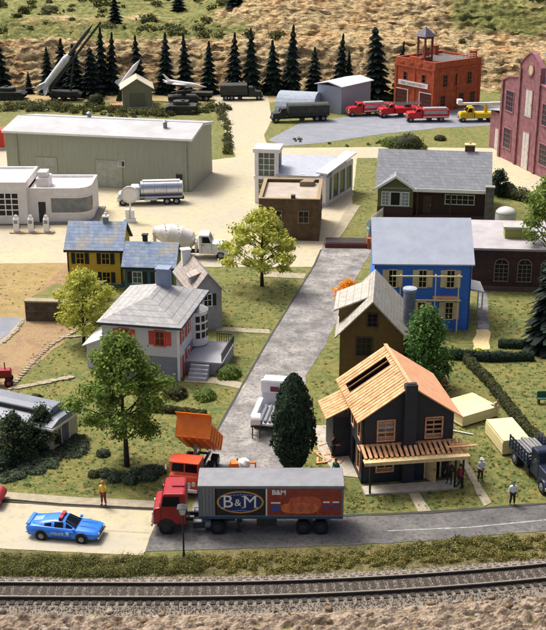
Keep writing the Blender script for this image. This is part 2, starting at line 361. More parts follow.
mxv = n.new('ShaderNodeMixRGB'); l.new(av.outputs['Fac'], mxv.inputs[0]); l.new(mxp.outputs[0], mxv.inputs[1]); l.new(vegc.outputs[0], mxv.inputs[2])
l.new(mxv.outputs[0], b.inputs['Base Color'])
bp = n.new('ShaderNodeBump'); bp.inputs['Strength'].default_value = 1; bp.inputs['Distance'].default_value = 1.1; l.new(nn_(1.5, (.45,.6,2.4), 12).outputs[0], bp.inputs['Height']); l.new(bp.outputs[0], b.inputs['Normal'])
me.materials.append(hm); o = bpy.data.objects.new('hill', me); COL.objects.link(o); tag(o, kind='structure')
sheet_top = None

# --- rocky ground in front of the track
V = []; F = []; xs = [-26 + i*.13 for i in range(400)]; ys = [44 + i*.5 for i in range(20)] + [54 + i*.09 for i in range(78)]
def trk(x):   # centre line of the track, world y at world x
    return 60.55 + .0006*(x+7)**2*(1 if x < -7 else 0) + (.0037*(x+7)**2 if x > -7 else 0)
for y in ys:
    for x in xs:
        d = trk(x) - 1.75 - y
        q = Vector((x*.8, y*1.7, 0)); r_ = noise.fractal(q, 1, 2.1, 6); rg = abs(noise.noise(Vector((x*.9, y*2.1, 4))))
        z = .02 + sst(0, .8, d) * (.20 + .42*r_ - .35*rg*0 + .25*noise.noise(Vector((x*1.7, y*3, 1))))
        if d < -.15: z = -.1
        V.append((x, y, z))
nx = len(xs); F = [(j*nx+i, j*nx+i+1, (j+1)*nx+i+1, (j+1)*nx+i) for j in range(len(ys)-1) for i in range(nx-1)]
me = bpy.data.meshes.new('rock_shelf'); me.from_pydata(V, [], F)
me.materials.append(ground_mat('grey_brown_rock', ['#94836e', '#b3a48c', '#6f5c46', '#beb2a2'], s1=.9, s2=1.8, s3=4.5, bump=1, bs=5)); o = bpy.data.objects.new('rock_shelf', me); COL.objects.link(o); tag(o, kind='structure')

# ================================================================ foliage tools
def leafc(name, cols):
    out = []
    for i, c in enumerate(cols):
        m = M(name + str(i), c, var=.25, rough=.85, scale=2); out.append(m); n = m.node_tree.nodes; l = m.node_tree.links
        tr = n.new('ShaderNodeBsdfTranslucent'); mx = n.new('ShaderNodeMixShader'); mx.inputs[0].default_value = .38
        l.new(n['Principled BSDF'].inputs['Base Color'].links[0].from_socket, tr.inputs[0]); l.new(n['Principled BSDF'].outputs[0], mx.inputs[1]); l.new(tr.outputs[0], mx.inputs[2])
        l.new(mx.outputs[0], n['Material Output'].inputs['Surface'])
    return out
G_MID = leafc('leaf_mid', ['#728c38', '#587130', '#95a84a'])
G_LIGHT = leafc('leaf_light', ['#c3c654', '#a2ab44', '#dad870'])
G_DARK = leafc('leaf_dark', ['#2f4630', '#243826', '#3f5738'])
G_ROUND = leafc('leaf_round', ['#56803a', '#42642c', '#74964a'])
G_OLIVE = leafc('leaf_olive', ['#4d5428', '#3a4220', '#646432'])
G_SPRUCE = leafc('needle', ['#22352b', '#192a22', '#2f4534'])
G_ORANGE = leafc('leaf_orange', ['#ffb21e', '#f79812', '#ffc840'])
G_GREY = leafc('leaf_greygreen', ['#54644c', '#435241', '#6c7a5c'])
BARK = M('bark', '#4a3d30', '#2c231b', rough=.95, scale=5, bump=.6)
BARKD = M('bark_dark', '#2c241e', var=.4, rough=.95)
def leaf(mb, p, nrm, s, m, tri=False):
    nrm = nrm.normalized(); u = nrm.orthogonal().normalized(); a = rnd.uniform(0, 6.28)
    u = (Matrix.Rotation(a, 3, nrm) @ u); v_ = nrm.cross(u)
    k = rnd.uniform(.6, 1.3) * s; j = rnd.uniform(.5, .9)
    mb.add([p-u*k-v_*k*j*.3, p+v_*k*j*-1, p+u*k+v_*k*.2*j, p+v_*k*j], [(0,1,2,3)], m)
def clump(mb, c, r, n, s, shell=.55, flat=1.0):
    c = Vector(c)
    for _ in range(n):
        d = Vector((rnd.gauss(0,1), rnd.gauss(0,1), rnd.gauss(0,1))).normalized()
        k = rnd.uniform(shell, 1.05)
        k *= 1 + .35*noise.noise(d*2.1 + c)
        p = c + Vector((d.x*r*k, d.y*r*k, d.z*r*k*flat))
        nr = d + Vector((rnd.gauss(0,.5), rnd.gauss(0,.5), rnd.gauss(0,.5)+.3))
        leaf(mb, p, nr, s, rnd.choice((0,0,1,2)))
def tree(label, cat, loc, h, rx, leaves, nclump=26, cr=.9, trunk_h=.35, lean=0, s=.13, npc=170, tr=.16, flat=.6, name='tree', seed=1, sparse=0):
    rnd.seed(seed)
    t = thing(name, label, cat, loc)
    tk = MB(); cw = MB(); top = Vector((lean, 0, h*.8))
    sp = [Vector((0,0,-.05)), Vector((lean*.1, .05, h*.2)), Vector((lean*.35-.06, 0, h*.42)), Vector((lean*.7+.05, .04, h*.63)), top]
    tk.tube(sp, [tr*1.35, tr, tr*.8, tr*.5, tr*.15], 8)
    for i in range(nclump):
        a = i*2.4 + rnd.uniform(-.4,.4); f = (i+.5)/nclump
        z = h*(trunk_h + (1-trunk_h)*(f**.8))
        prof = math.sin(math.pi*min(1, max(0.08, (z/h-trunk_h*.75)/(1.02-trunk_h*.75)))**.8)
        rad = rx*prof*rnd.uniform(.45, 1.0)
        c = Vector((math.cos(a)*rad + lean*z/h, math.sin(a)*rad, z - cr*.45))
        zb = max(h*.2, z - rad*.75 - .3); k = zb/h
        st = Vector((lean*k*.8, 0, zb))
        tk.tube([st, st.lerp(c, .5)+Vector((rnd.uniform(-.1,.1), rnd.uniform(-.1,.1), .12)), c], [tr*.42, tr*.28, tr*.1], 5)
        clump(cw, c, cr*rnd.uniform(.6, 1.15), int(npc*rnd.uniform(.7,1.2)), s, .25, flat)
    tk.build('trunk', BARK, t); cw.build('crown', leaves, t)
    return t
def conifer_mesh(h, r, n, seed, bulky=0):
    rnd.seed(seed); tk = MB(); cw = MB()
    tk.cyl((0,0,-.1), (0,0,h*.95), r*.09, .02, 6)
    k = 0
    for i in range(n):
        f = (i/n); z = h*(.07 + .93*f); rr_ = r*(1-f)**(.8 if not bulky else .45)*(.75+.35*math.sin(f*60)) + .06
        a = i*2.39996; d = Vector((math.cos(a), math.sin(a), 0)); L = rr_*rnd.uniform(.6, 1.1)
        sd_ = Vector((-d.y, d.x, 0)); dr = -.35*L
        w0 = .13 + .16*L
        for q in range(2):
            a0 = d*L*(.12+.42*q); b0 = d*L*(.62+.42*q)
            jz = rnd.uniform(-.1,.1)
            cw.add([a0+Vector((0,0,z+jz+dr*.1*(1+3*q)))-sd_*w0, a0+Vector((0,0,z+jz+dr*.1*(1+3*q)+.08))+sd_*w0, b0+Vector((0,0,z+jz+dr*(.5+.5*q)))+sd_*w0*.35, b0+Vector((0,0,z+jz+dr*(.5+.5*q)-.1))-sd_*w0*.35], [(0,1,2,3)], rnd.choice((0,0,1,1,2)))
    return tk, cw
def shrub(label, loc, r, leaves, n=500, s=.09, name='shrub', cat='shrub', flat=.75, group=None, seed=3, rr_=None):
    rnd.seed(seed); t = thing(name, label, cat, loc, 0, group)
    core = MB(); core.ell((0,0,r*flat*.5), (r*.82, r*.82, r*flat*.7), 12, 8, 1, .25)
    for _ in range(n):
        d = Vector((rnd.gauss(0,1), rnd.gauss(0,1), abs(rnd.gauss(0,1))*.9)).normalized()
        k = 1 + .3*noise.noise(d*2.5+Vector((seed,0,0))) + rnd.uniform(-.15,.08)
        leaf(core, Vector((d.x*r*k, d.y*r*k, max(.03, d.z*r*flat*k*1.15))), d+Vector((rnd.gauss(0,.5), rnd.gauss(0,.5), rnd.gauss(0,.4))), s, rnd.choice((0,0,1,2)))
    core.build('foliage', leaves, t); return t
def hedge(label, px, width, h, leaves, name='hedge', seed=5, s=.08, dens=110, group=None):
    rnd.seed(seed); pts = [Vector((*P(*p), 0)) for p in px]; mb = MB(); o0 = pts[0].copy()
    for a, b in zip(pts, pts[1:]):
        L = (b-a).length; d = (b-a)/L; sd_ = Vector((-d.y, d.x, 0)); k = max(2, int(L/.35))
        V = []; F = []
        for i in range(k+1):
            c = a + d*L*i/k - o0; q = 1 + .3*noise.noise((c+o0)*1.1)
            for sx, z in ((-.42, .0), (-.48, .5), (-.3, .93), (.3, .93), (.48, .5), (.42, 0)):
                V.append(c + sd_*sx*width*q + Vector((0,0,z*h*.92*q)))
        for i in range(k):
            for j in range(5): F.append((i*6+j, i*6+j+1, (i+1)*6+j+1, (i+1)*6+j))
        F += [(0,1,2,3,4,5), tuple(k*6+j for j in range(5,-1,-1))]
        mb.add(V, F, 1, True)
        for _ in range(int(L*dens*(width+h))):
            f = rnd.random(); th_ = rnd.uniform(-.1, math.pi+.1); c = a + d*L*f - o0; q = 1 + .3*noise.noise((c+o0)*1.1) + rnd.uniform(-.08,.1)
            nr = sd_*math.cos(th_) + Vector((0,0,math.sin(th_)))
            p = c + sd_*math.cos(th_)*width*.52*q + Vector((0,0,max(.03, (math.sin(th_)**.6 if math.sin(th_) > 0 else 0)*h*q)))
            leaf(mb, p, nr+Vector((rnd.gauss(0,.5), rnd.gauss(0,.5), rnd.gauss(0,.4))), s, rnd.choice((0,0,1,2)))
    t = mb.build(name, leaves); t.location = o0; tag(t, label, 'hedge', group); return t
# ================================================================ building tools
def ftf(face, w, d, off=0):
    """(u along the wall, out of the wall, z) -> the building's own axes"""
    return {'front': lambda u, o, z: (u, -o+off, z), 'back': lambda u, o, z: (u, d+o-off, z),
            'right': lambda u, o, z: (w+o-off, u, z), 'left': lambda u, o, z: (-o+off, u, z)}[face]
def bars(mb, u, z, w, h, fr=.09, out=.08, nx=2, ny=2, mu=.045, m=0):
    x0, x1, z0, z1 = u-w/2, u+w/2, z, z+h
    mb.box(x0-fr, 0, z1, x1+fr, out, z1+fr, m); mb.box(x0-fr*1.4, 0, z0-fr, x1+fr*1.4, out*1.5, z0, m)
    mb.box(x0-fr, 0, z0, x0, out, z1, m); mb.box(x1, 0, z0, x1+fr, out, z1, m)
    for i in range(1, nx): q = x0 + w*i/nx; mb.box(q-mu/2, 0, z0, q+mu/2, out*.7, z1, m)
    for i in range(1, ny): q = z0 + h*i/ny; mb.box(x0, 0, q-mu/2, x1, out*.66, q+mu/2, m)
def window(root, tf, u, z, w, h, mat=None, nx=2, ny=2, pane=None, fr=.09, shut=None, sw=.4, name='window', mu=.045, out=.08):
    mb = MB(); mb.tf = tf; bars(mb, u, z, w, h, fr, out, nx, ny, mu); f = mb.build(name, mat or TRIM, root)
    pb = MB(); pb.tf = tf; pb.box(u-w/2+.002, .004, z+.002, u+w/2-.002, .025, z+h-.002); pb.build('pane', pane or GLASS, f)
    if shut:
        for s in (-1, 1):
            c = u + s*(w/2 + fr + sw/2 + .02); sb = MB(); sb.tf = tf
            sb.box(c-sw/2, .002, z-.03, c+sw/2, .05, z+h+.03)
            k = int(h/.16)
            for i in range(k): q = z + .06 + i*(h-.06)/k; sb.box(c-sw/2+.05, .05, q, c+sw/2-.05, .075, q+.07)
            sb.build('shutter', shut, root)
    return f
def door(root, tf, u, w, h, mat, trim=None, z=.05, panels=2, name='door', handle=True):
    mb = MB(); mb.tf = tf; mb.box(u-w/2, .003, z, u+w/2, .05, z+h)
    for i in range(panels):
        q = z + .15 + i*(h-.2)/panels
        for s in (-1, 1): mb.box(u+s*w*.23-w*.16, .05, q, u+s*w*.23+w*.16, .075, q+(h-.2)/panels-.14)
    d_ = mb.build(name, mat, root)
    fb = MB(); fb.tf = tf; fb.box(u-w/2-.1, 0, z, u-w/2, .09, z+h); fb.box(u+w/2, 0, z, u+w/2+.1, .09, z+h); fb.box(u-w/2-.1, 0, z+h, u+w/2+.1, .09, z+h+.1)
    fb.build('door_frame', trim or TRIM, d_)
    if handle: hb = MB(); hb.tf = tf; hb.box(u+w*.36, .05, z+h*.45, u+w*.44, .12, z+h*.5); hb.build('handle', CHROME, d_)
    return d_
def gable_house(name, label, loc, rot, w, d, he, hr, wall, roof, axis='x', ov=.3, th=.12, cat='house', gmat=None, boards=0, fascia=None, wallname='wall', z0=0):
    """axis x: ridge runs along the front; axis y: gable faces the front"""
    t = thing(name, label, cat, loc, rot); mb = MB()
    if axis == 'x': mb.yz([(0,z0),(d,z0),(d,he),(d/2,hr),(0,he)], 0, w)
    else: mb.xz([(0,z0),(w,z0),(w,he),(w/2,hr),(0,he)], 0, d)
    if boards:   # clapboards: thin proud courses
        k = int((he-z0)/boards)
        for i in range(k):
            q = z0 + i*boards
            mb.box(-.02, -.02, q, w+.02, 0, q+boards*.35); mb.box(w, 0, q, w+.02, d, q+boards*.35); mb.box(-.02, 0, q, 0, d, q+boards*.35)
    mb.build(wallname, wall, t)
    rb = MB(); half = (d if axis == 'x' else w)/2; sl = (hr-he)/half; a0 = -ov; za = he - ov*sl + .02
    prof = [(a0, za), (half, hr+.02), (2*half+ov, za), (2*half+ov, za+th), (half, hr+th+.04), (a0, za+th)]
    if axis == 'x': rb.yz(prof, -ov, w+ov)
    else: rb.xz(prof, -ov, d+ov)
    r = rb.build('roof', roof, t)
    if fascia:
        fb = MB()
        if axis == 'x': fb.box(-ov, -ov-.05, za-.1, w+ov, -ov-.004, za+th+.02); fb.box(-ov, d+ov+.004, za-.1, w+ov, d+ov+.05, za+th+.02)
        pr = [(a0, za-.14), (half, hr-.12), (2*half+ov, za-.14), (2*half+ov, za-.004), (half, hr+.016), (a0, za-.004)]
        if axis == 'x': fb.yz(pr, w+.03, w+ov-.02); fb.yz(pr, -ov+.02, -.03)
        else: fb.xz(pr, -ov+.02, -.03); fb.xz(pr, d+.03, d+ov-.02)
        fb.build('fascia', fascia, r)
    return t
def chimney(root, x, y, z0, z1, w, d, mat, cap=None, pots=0):
    mb = MB(); mb.box(x-w/2, y-d/2, z0, x+w/2, y+d/2, z1); c = mb.build('chimney', mat, root)
    cb = MB(); cb.box(x-w/2-.08, y-d/2-.08, z1, x+w/2+.08, y+d/2+.08, z1+.14)
    for i in range(pots): q = x + (i-(pots-1)/2)*.4; cb.cyl((q, y, z1+.14), (q, y, z1+.45), .13, .11, 8)
    cb.build('chimney_cap', cap or mat, c); return c

# ---------------------------------------------------------------- warehouse
W_GREEN = M('grey_green_metal', '#9c9f8c', '#8f937f', rough=.7, scale=.8, stretch=(6, 6, .4)); ROOFW = M('white_metal_roof', '#b0b2b3', '#a2a4a6', rough=.6, scale=.6, c3='#9fa09f', s3=.35)
w_, d_ = 25.7, 11.0
t = gable_house('warehouse', 'long grey-green metal warehouse with pale low roof behind the white filling station', (-35.9, 158.9), -11.8, w_, d_, 7.0, 7.9, W_GREEN, ROOFW, 'x', .35, .16, cat='warehouse', fascia=WHITE)
F_ = ftf('front', w_, d_); Rt = ftf('right', w_, d_)
for u, ww in ((5.6, 3.0), (14.4, 3.6)):
    door(t, F_, u, ww, 3.6, M('pale_green_door', '#aaae9e', rough=.6), W_GREEN, panels=3, name='roller_door', handle=False)
dp = MB(); dp.tf = F_; dp.cyl((w_-.6,.1,0), (w_-.6,.1,6.9), .12, n=8); dp.box(w_-.8,.0,3.0,w_-.4,.2,3.2); dp.box(w_-.8,.0,5.2,w_-.4,.2,5.4); dp.build('downpipe', W_GREEN, t)
dp = MB(); dp.tf = F_; dp.cyl((1.6,.1,0), (1.6,.1,6.9), .12, n=8); dp.box(1.4,.0,2.4,1.8,.2,2.7); dp.box(1.4,.0,4.8,1.8,.2,5.1); dp.build('downpipe', W_GREEN, t)
door(t, F_, w_-1.6, .9, 2.3, DGREY, W_GREEN, panels=1)
window(t, F_, w_-9.5, 3.0, .8, .7, TRIM, 1, 1)
for x, y in ((9.5, 6.8), (21.4, 3.2)):
    vb = MB(); vb.cyl((x,y,7.3), (x,y,8.5), .28, n=10); vb.cyl((x,y,8.5), (x,y,8.75), .42, .1, 10); vb.build('roof_vent', GREY, t)
sm = MB(); sl = .9/5.5
sm.slab([(-.3,5.45,8.13),(w_+.3,5.45,8.13),(w_+.3,5.75,8.13),(-.3,5.75,8.13)], .1); sm.build('ridge_cap', GREY, t)

# ---------------------------------------------------------------- filling station (left)
STUC = M('white_stucco', '#e3dfdc', '#d3cecb', rough=.6, scale=1.2)
ox, oy = P(-46, 225); t = thing('filling_station', 'white stucco filling station with rounded corner window beside the pumps', 'filling station', (ox, oy), 0)
L = -(ox) + P(75,222)[0]; X1 = P(30,223)[0]-ox; XE = P(92,222)[0]-ox
mb = MB(); mb.box(0, 0, 0, X1, 8, 5.0)
mb.box(0,0,5.0,X1,.3,5.25); mb.box(0,7.7,5.0,X1,8,5.25); mb.box(X1-.3,.3,5.0,X1,7.7,5.25)
r = 2.0; cor = [(XE-r+r*math.sin(a), .9+r-r*math.cos(a)) for a in [i*math.pi/2/10 for i in range(11)]]
pl = [(X1+.003, .9)] + cor + [(XE, 7.6), (X1+.003, 7.6)]
mb.xy(pl, 0, 4.0)
inn = [(X1+.003, 1.2)] + [(XE-r+(r-.3)*math.sin(a), .9+r-(r-.3)*math.cos(a)) for a in [i*math.pi/2/10 for i in range(11)]] + [(XE-.3, 7.3), (X1+.003, 7.3)]
k = len(pl); mb.add([(x,y,4.0) for x,y in pl]+[(x,y,4.3) for x,y in pl]+[(x,y,4.0) for x,y in inn]+[(x,y,4.3) for x,y in inn],
   [(i,(i+1)%k,(i+1)%k+k,i+k) for i in range(k)]+[(i+2*k,i+3*k,(i+1)%k+3*k,(i+1)%k+2*k) for i in range(k)]+[(i+k,(i+1)%k+k,(i+1)%k+3*k,i+3*k) for i in range(k)])
mb.build('wall', STUC, t)
tw = MB(); a = X1+.9
tw.box(a, 1.6, 4.0, a+1.5, 4.2, 5.3); tw.box(a+.2, 1.9, 5.3, a+1.3, 3.6, 6.0); tw.build('stepped_tower', STUC, t)
gl = M('grey_showroom_glass', '#5c6064', '#777c80', rough=.2, scale=1)
cw = [(x, y) for x, y in [(X1+2.7, .9)] + cor[:-1] + [(XE, .9+r+.3)]]
pb = MB(); ob = [(x+.02*(i > 5), y-.03) if i < 8 else (x+.03, y) for i, (x, y) in enumerate(cw)]; k = len(cw)
pb.add([(x,y,1.3) for x,y in ob]+[(x,y,3.1) for x,y in ob]+[(x,y+.1,1.3) for x,y in cw]+[(x,y+.1,3.1) for x,y in cw], [(i,i+1,i+1+k,i+k) for i in range(k-1)]+[(i+k,i+1+k,i+1+3*k,i+3*k) for i in range(k-1)])
pb.build('curved_window', gl, t)
sb = MB()
for z in (1.18, 3.1): sb.add([(x+(.06 if i > 4 else 0),y-.07,z+q) for q in (0,.12) for i, (x,y) in enumerate(cw)]+[(x,y+.05,z+q) for q in (0,.12) for x,y in cw], [(i,i+1,i+1+k,i+k) for i in range(k-1)]+[(i+k,i+1+k,i+1+3*k,i+3*k) for i in range(k-1)]+[(i,i+2*k,i+1+2*k,i+1) for i in range(k-1)])
sb.build('window_band', WHITE, t)
fr_ = ftf('front', 0, 0)
for uu in (X1-2.2-3.0*0,):
    window(t, fr_, uu, 1.2, 2.3, 2.7, WHITE, 3, 4, mu=.12)
window(t, fr_, X1-6.2, 1.2, 2.3, 2.7, WHITE, 3, 4, mu=.12)
f2 = lambda u, o, z: (u, .9-o, z)
door(t, f2, X1+1.6, .9, 2.6, DGREY, WHITE, panels=1)
pl = MB(); pl.xy([(-.3,-.6),(XE+.4,.3),(XE+.8,1.2),(XE+.8,8),(-.3,8)], 0, .15); pl.build('plinth', M('dark_kerb','#77736c'), t)

# ---------------------------------------------------------------- fire station
BR_O = brick('orange_brick', '#cc6034', '#b8522b', '#93563c'); BR_D = M('brick_trim', '#a2502f', var=.25)
a = P(433,113); A0 = Vector((*a, 0)); W1 = 9.8; D1 = 11.5; H1 = 8.6
t = thing('fire_station', 'orange brick fire station with open bell tower and white sign board', 'fire station', a, 38)
# local: x along the right-hand wall, y along the left-hand wall (left wall goes back-left)
mb = MB(); mb.box(0, 0, 0, D1, W1, H1-.5)
for (x0,y0,x1,y1) in ((0,0,D1,.35),(0,W1-.35,D1,W1),(0,.35,.35,W1-.35),(D1-.35,.35,D1,W1-.35)): mb.box(x0,y0,H1-.5,x1,y1,H1)
mb.box(-.16,-.16,H1-1.5,D1+.16,-.002,H1-1.25); mb.box(-.16,-.16,H1-1.5,-.002,W1+.16,H1-1.25); mb.box(-.12,-.12,3.7,-.003,W1+.1,3.95)
for q in (0, .5, 1): mb.box(-.14, q*(W1-.5)-.0, .0, -.004, q*(W1-.5)+.5, H1-1.5); mb.box(q*(D1-.5), -.14, 0, q*(D1-.5)+.5, -.004, H1-1.5)
for i in range(4): mb.box(-.1, 1.0+i*2.2, H1-.9, -.005, 2.0+i*2.2, H1-.5)
mb.box(0, W1*.35, H1, .4, W1*.65, H1+.45)
mb.build('wall', BR_O, t)
rf = MB(); rf.box(.36,.36,H1-.5,D1-.36,W1-.36,H1-.4); rf.build('flat_roof', M('roof_tar', '#5a5656'), t)
Lf = ftf('left', D1, W1); Rf = ftf('front', D1, W1)
for u in (2.6, 7.2): window(t, Lf, u, 4.9, .8, 1.3, BR_D, 1, 2)
for u in (1.9, 7.9):
    dm = MB(); dm.tf = Lf; dm.box(u-1.45, .004, .05, u+1.45, .06, 3.1)
    for i in range(4): dm.box(u-1.3, .06, .3+i*.7, u+1.3, .09, .75+i*.7)
    o_ = dm.build('garage_door', M('dark_red_door', '#5a2a22', rough=.6), t)
    fb = MB(); fb.tf = Lf; fb.box(u-1.62,0,0,u-1.45,.12,3.25); fb.box(u+1.45,0,0,u+1.62,.12,3.25); fb.box(u-1.45,0,3.1,u+1.45,.12,3.25); fb.build('door_frame', WHITE, o_)
sg = MB(); sg.tf = Lf; sg.box(1.3, .14, 3.95, 8.6, .3, 4.75); s_ = sg.build('sign_board', WHITE, t)
text('FIRE DEPARTMENT', .62, M('faded_sign_paint', '#8c8a86'), s_, (-.31, 4.95, 4.34), (R(90), 0, R(-90)), sx=1.15)
for u in (2.6, 5.6, 8.6): window(t, Rf, u, 4.3, 1.0, 1.9, BR_D, 2, 3, mu=.06)
for u in (2.2, 6.8, 9.6): window(t, Rf, u, .8, 1.1, 1.9, BR_D, 2, 3)
tx, ty = 1.0, 3.6; tb = MB(); s2 = 2.0
tb.box(tx, ty, H1-.4, tx+s2, ty+s2, H1+.35)
for x in (tx, tx+s2-.28):
    for y in (ty, ty+s2-.28): tb.box(x, y, H1+.35, x+.28, y+.28, H1+3.8)
tb.box(tx-.004, ty-.004, H1+3.5, tx+s2+.004, ty+s2+.004, H1+3.9)
for z in (H1+1.0,):
    for s in (0, s2-.1): tb.box(tx+.28, ty+s, z, tx+s2-.28, ty+s+.1, z+.12); tb.box(tx+s, ty+.28, z, tx+s+.1, ty+s2-.28, z+.12)
tb = tb.build('bell_tower', M('tower_wood', '#8a4a38', '#5e3328', rough=.8), t)
pr = MB(); c = (tx+s2/2, ty+s2/2); e = s2/2+.35
pr.add([(c[0]-e,c[1]-e,H1+3.9),(c[0]+e,c[1]-e,H1+3.9),(c[0]+e,c[1]+e,H1+3.9),(c[0]-e,c[1]+e,H1+3.9),(c[0],c[1],H1+5.5)], [(0,3,2,1),(0,1,4),(1,2,4),(2,3,4),(3,0,4)]); pr.build('tower_roof', shingle('purple_slate', '#8d8594', '#6f6878'), tb)
bl = MB(); bl.cyl((c[0],c[1],H1+1.7), (c[0],c[1],H1+2.3), .45, .22, 12); bl.cyl((c[0],c[1],H1+2.3), (c[0],c[1],H1+2.7), .04, n=6); bl.build('bell', M('bronze', '#7a6a3a', metal=.7, rough=.4), tb)
for x, y, h in ((4.5, 6.8, 1.4), (10.6, 1.2, .9), (9.0, W1-.8, 1.1)): chimney(t, x, y, H1-.4, H1+h, .9, .9, BR_O, BR_D)
rl = MB()
for i in range(9): q = 3.6+i*.8; rl.box(q, .15, H1, q+.06, .21, H1+.7)
rl.box(3.6, .14, H1+.65, 10.06, .22, H1+.73); rl.box(3.6, .14, H1+.35, 10.06, .22, H1+.4); rl.build('roof_railing', WHITE, t)

# ---------------------------------------------------------------- brick factory (right edge)
BR_P = brick('purple_brick', '#a67076', '#98646b', '#8a5e62', rough=.8); PT = M('purple_trim', '#9a636e', var=.15)
a = Vector((*P(498,156), 0)); q = Vector((*P(546,180), 0)); rot = math.degrees(math.atan2(q.y-a.y, q.x-a.x))
t = thing('brick_factory', 'tall mauve brick factory with stepped gable and round opening at the right edge', 'factory', (a.x, a.y), rot)
WF, DF = 15.5, 24; HS, HP = 12.0, 15.2; c = 8.3
top = [(0,HS-1.0),(.4,HS-.7),(2.2,HS),(5.2,HS+.4),(5.3,HS+2.4),(6.3,HP),(c-.8,HP+.75),(c,HP+1.0),(c+.8,HP+.75),(2*c-6.3,HP),(2*c-5.3,HS+2.4),(2*c-5.2,HS+.4),(WF-1.2,HS),(WF,HS-1.0)]
mb = MB(); mb.xz([(0,0)] + top + [(WF,0)], 0, .5); mb.xz([(0,0),(0,HS-1.2),(c,HS+1.8),(WF,HS-1.2),(WF,0)], .5, DF)
for u in (0, 5.15, 2*c-5.65, WF-.5): mb.box(u, -.22, 0, u+.5, -.003, HS-.6 if u in (0, WF-.5) else HS+1.8)
mb.build('wall', BR_P, t)
cp = MB(); cp.add([(x, -.12, z+.01) for x, z in top]+[(x, .62, z+.01) for x, z in top]+[(x, -.12, z+.2) for x, z in top]+[(x, .62, z+.2) for x, z in top],
   [(i,i+1,i+1+14,i+14) for i in range(13)]+[(i+28,i+42,i+43,i+29) for i in range(13)]+[(i,i+28,i+29,i+1) for i in range(13)]+[(i+14,i+15,i+43,i+42) for i in range(13)]); cp.build('coping', PT, t)
rb = MB(); rb.slab([(-.3,.5,HS-1.25),(c,.5,HS+1.85),(c,DF,HS+1.85),(-.3,DF,HS-1.25)], -.15); rb.slab([(c,.5,HS+1.85),(WF+.3,.5,HS-1.25),(WF+.3,DF,HS-1.25),(c,DF,HS+1.85)], -.15); rb.build('roof', M('dull_tin_roof', '#9a98a0'), t)
mt = MB(); mt.box(c-1.6, 3, HS+.5, c+1.6, DF-3, HS+3.6); mo = mt.build('roof_monitor', DGREY, t)
mr = MB(); mr.xz([(c-2,HS+3.6),(c+2,HS+3.6),(c,HS+4.5)], 2.7, DF-2.7); mr.build('monitor_roof', M('pale_tin', '#b9b7ba'), mo)
F_ = ftf('front', WF, DF)
ci = MB(); ci.cyl((c,-.10,HP-1.2), (c,-.004,HP-1.2), .75, n=20); o_ = ci.build('round_opening', M('sandy_disc', '#cdbd97'), t)
rg = MB()
for i in range(20):
    a0, a1 = i*math.pi/10, (i+1)*math.pi/10
    rg.add([(c+r_*math.cos(q), y, HP-1.2+r_*math.sin(q)) for q in (a0,a1) for r_, y in ((.72,-.16),(.95,-.16),(.95,-.002),(.72,-.1))], [(0,1,5,4),(1,2,6,5),(3,0,4,7)])
rg.build('surround', PT, o_)
DP = M('grey_pane', '#2c3138', rough=.3)
for u in (2.6, 14.0-.4):
    for z in (1.8, 7.2): window(t, F_, u, z, 2.2, 2.8, PT, 3, 4, pane=DP, fr=.15)
door(t, F_, c, 2.0, 5.2, M('bleached_door', '#d2cbc2', rough=.7), PT, panels=2); door(t, F_, c, 2.0, 3.8, MC['bleached_door'], PT, z=7.4, panels=2, name='loft_door')
# annex
mb = MB(); mb.box(-6.3, 1.5, 0, -.003, 14, 5.6); mb.build('annex_wall', BR_P, t)
F3 = lambda u, o, z: (u, 1.5-o, z)
door(t, F3, -3.6, 1.7, 3.2, MC['bleached_door'], PT, panels=2, name='annex_door')
rb = MB(); rb.slab([(-6.7,1.1,5.6),(-.05,1.1,6.5),(-.05,14.3,6.5),(-6.7,14.3,5.6)], -.12); rb.build('annex_roof', M('pale_annex_roof', '#a9a6a6'), t)

# ---------------------------------------------------------------- showroom with corner tower
t = thing('corner_showroom', 'white glazed showroom with square tower and blue-grey roof behind the small brown building', 'showroom', P(255,203), -9)
BR_ = M('blue_grey_roof', '#a5acb6', '#989fa9', rough=.6); GW = M('glazed_panel', '#5f6f68', '#48564f', rough=.2)
GF = P(330,203); w_ = 9.4
mb = MB(); mb.box(3, .4, 0, w_, 6, 3.3)
for x in (.0, 2.6, 5.9, w_-.5): mb.box(x, -.1 if x < 3 else .1, 0, x+.5, .38+.3, 4.0)
mb.box(3, 0, 3.3, w_, 6, 3.75); mb.build('wall', WHITE, t)
rb = MB(); rb.slab([(2.7,-.3,3.75),(w_+.3,-.3,3.75),(w_+.3,6.2,4.9),(2.7,6.2,4.9)], -.12); rb.build('roof', BR_, t)
tb = MB(); 
for x in (0, 2.5):
    for y in (0, 2.5): tb.box(x, y-.102, 0, x+.5, y+.4, 6.6)
tb.box(-.1,-.2,3.2,3.1,3.0,3.6); tb.box(-.2,-.3,6.6,3.2,3.1,7.1); tb = tb.build('tower', WHITE, t)
gb = MB(); gb.box(.2,.1,.2,2.8,2.8,3.2); gb.box(.2,.1,3.6,2.8,2.8,6.6); gb.build('glazing', GW, tb)
bb = MB()
for z in (.9,1.7,2.5,4.3,5.0,5.8): bb.box(.5,.03,z,2.5,.098,z+.08)
for x in (1.1,1.8): bb.box(x,.028,.2,x+.07,.096,3.2); bb.box(x,.028,3.6,x+.07,.096,6.6)
bb.build('glazing_bar', WHITE, tb)
F4 = lambda u, o, z: (u, .4-o, z)
for u in (4.45, 7.6): window(t, F4, u, .6, 2.4, 2.3, WHITE, 4, 3, pane=GW)
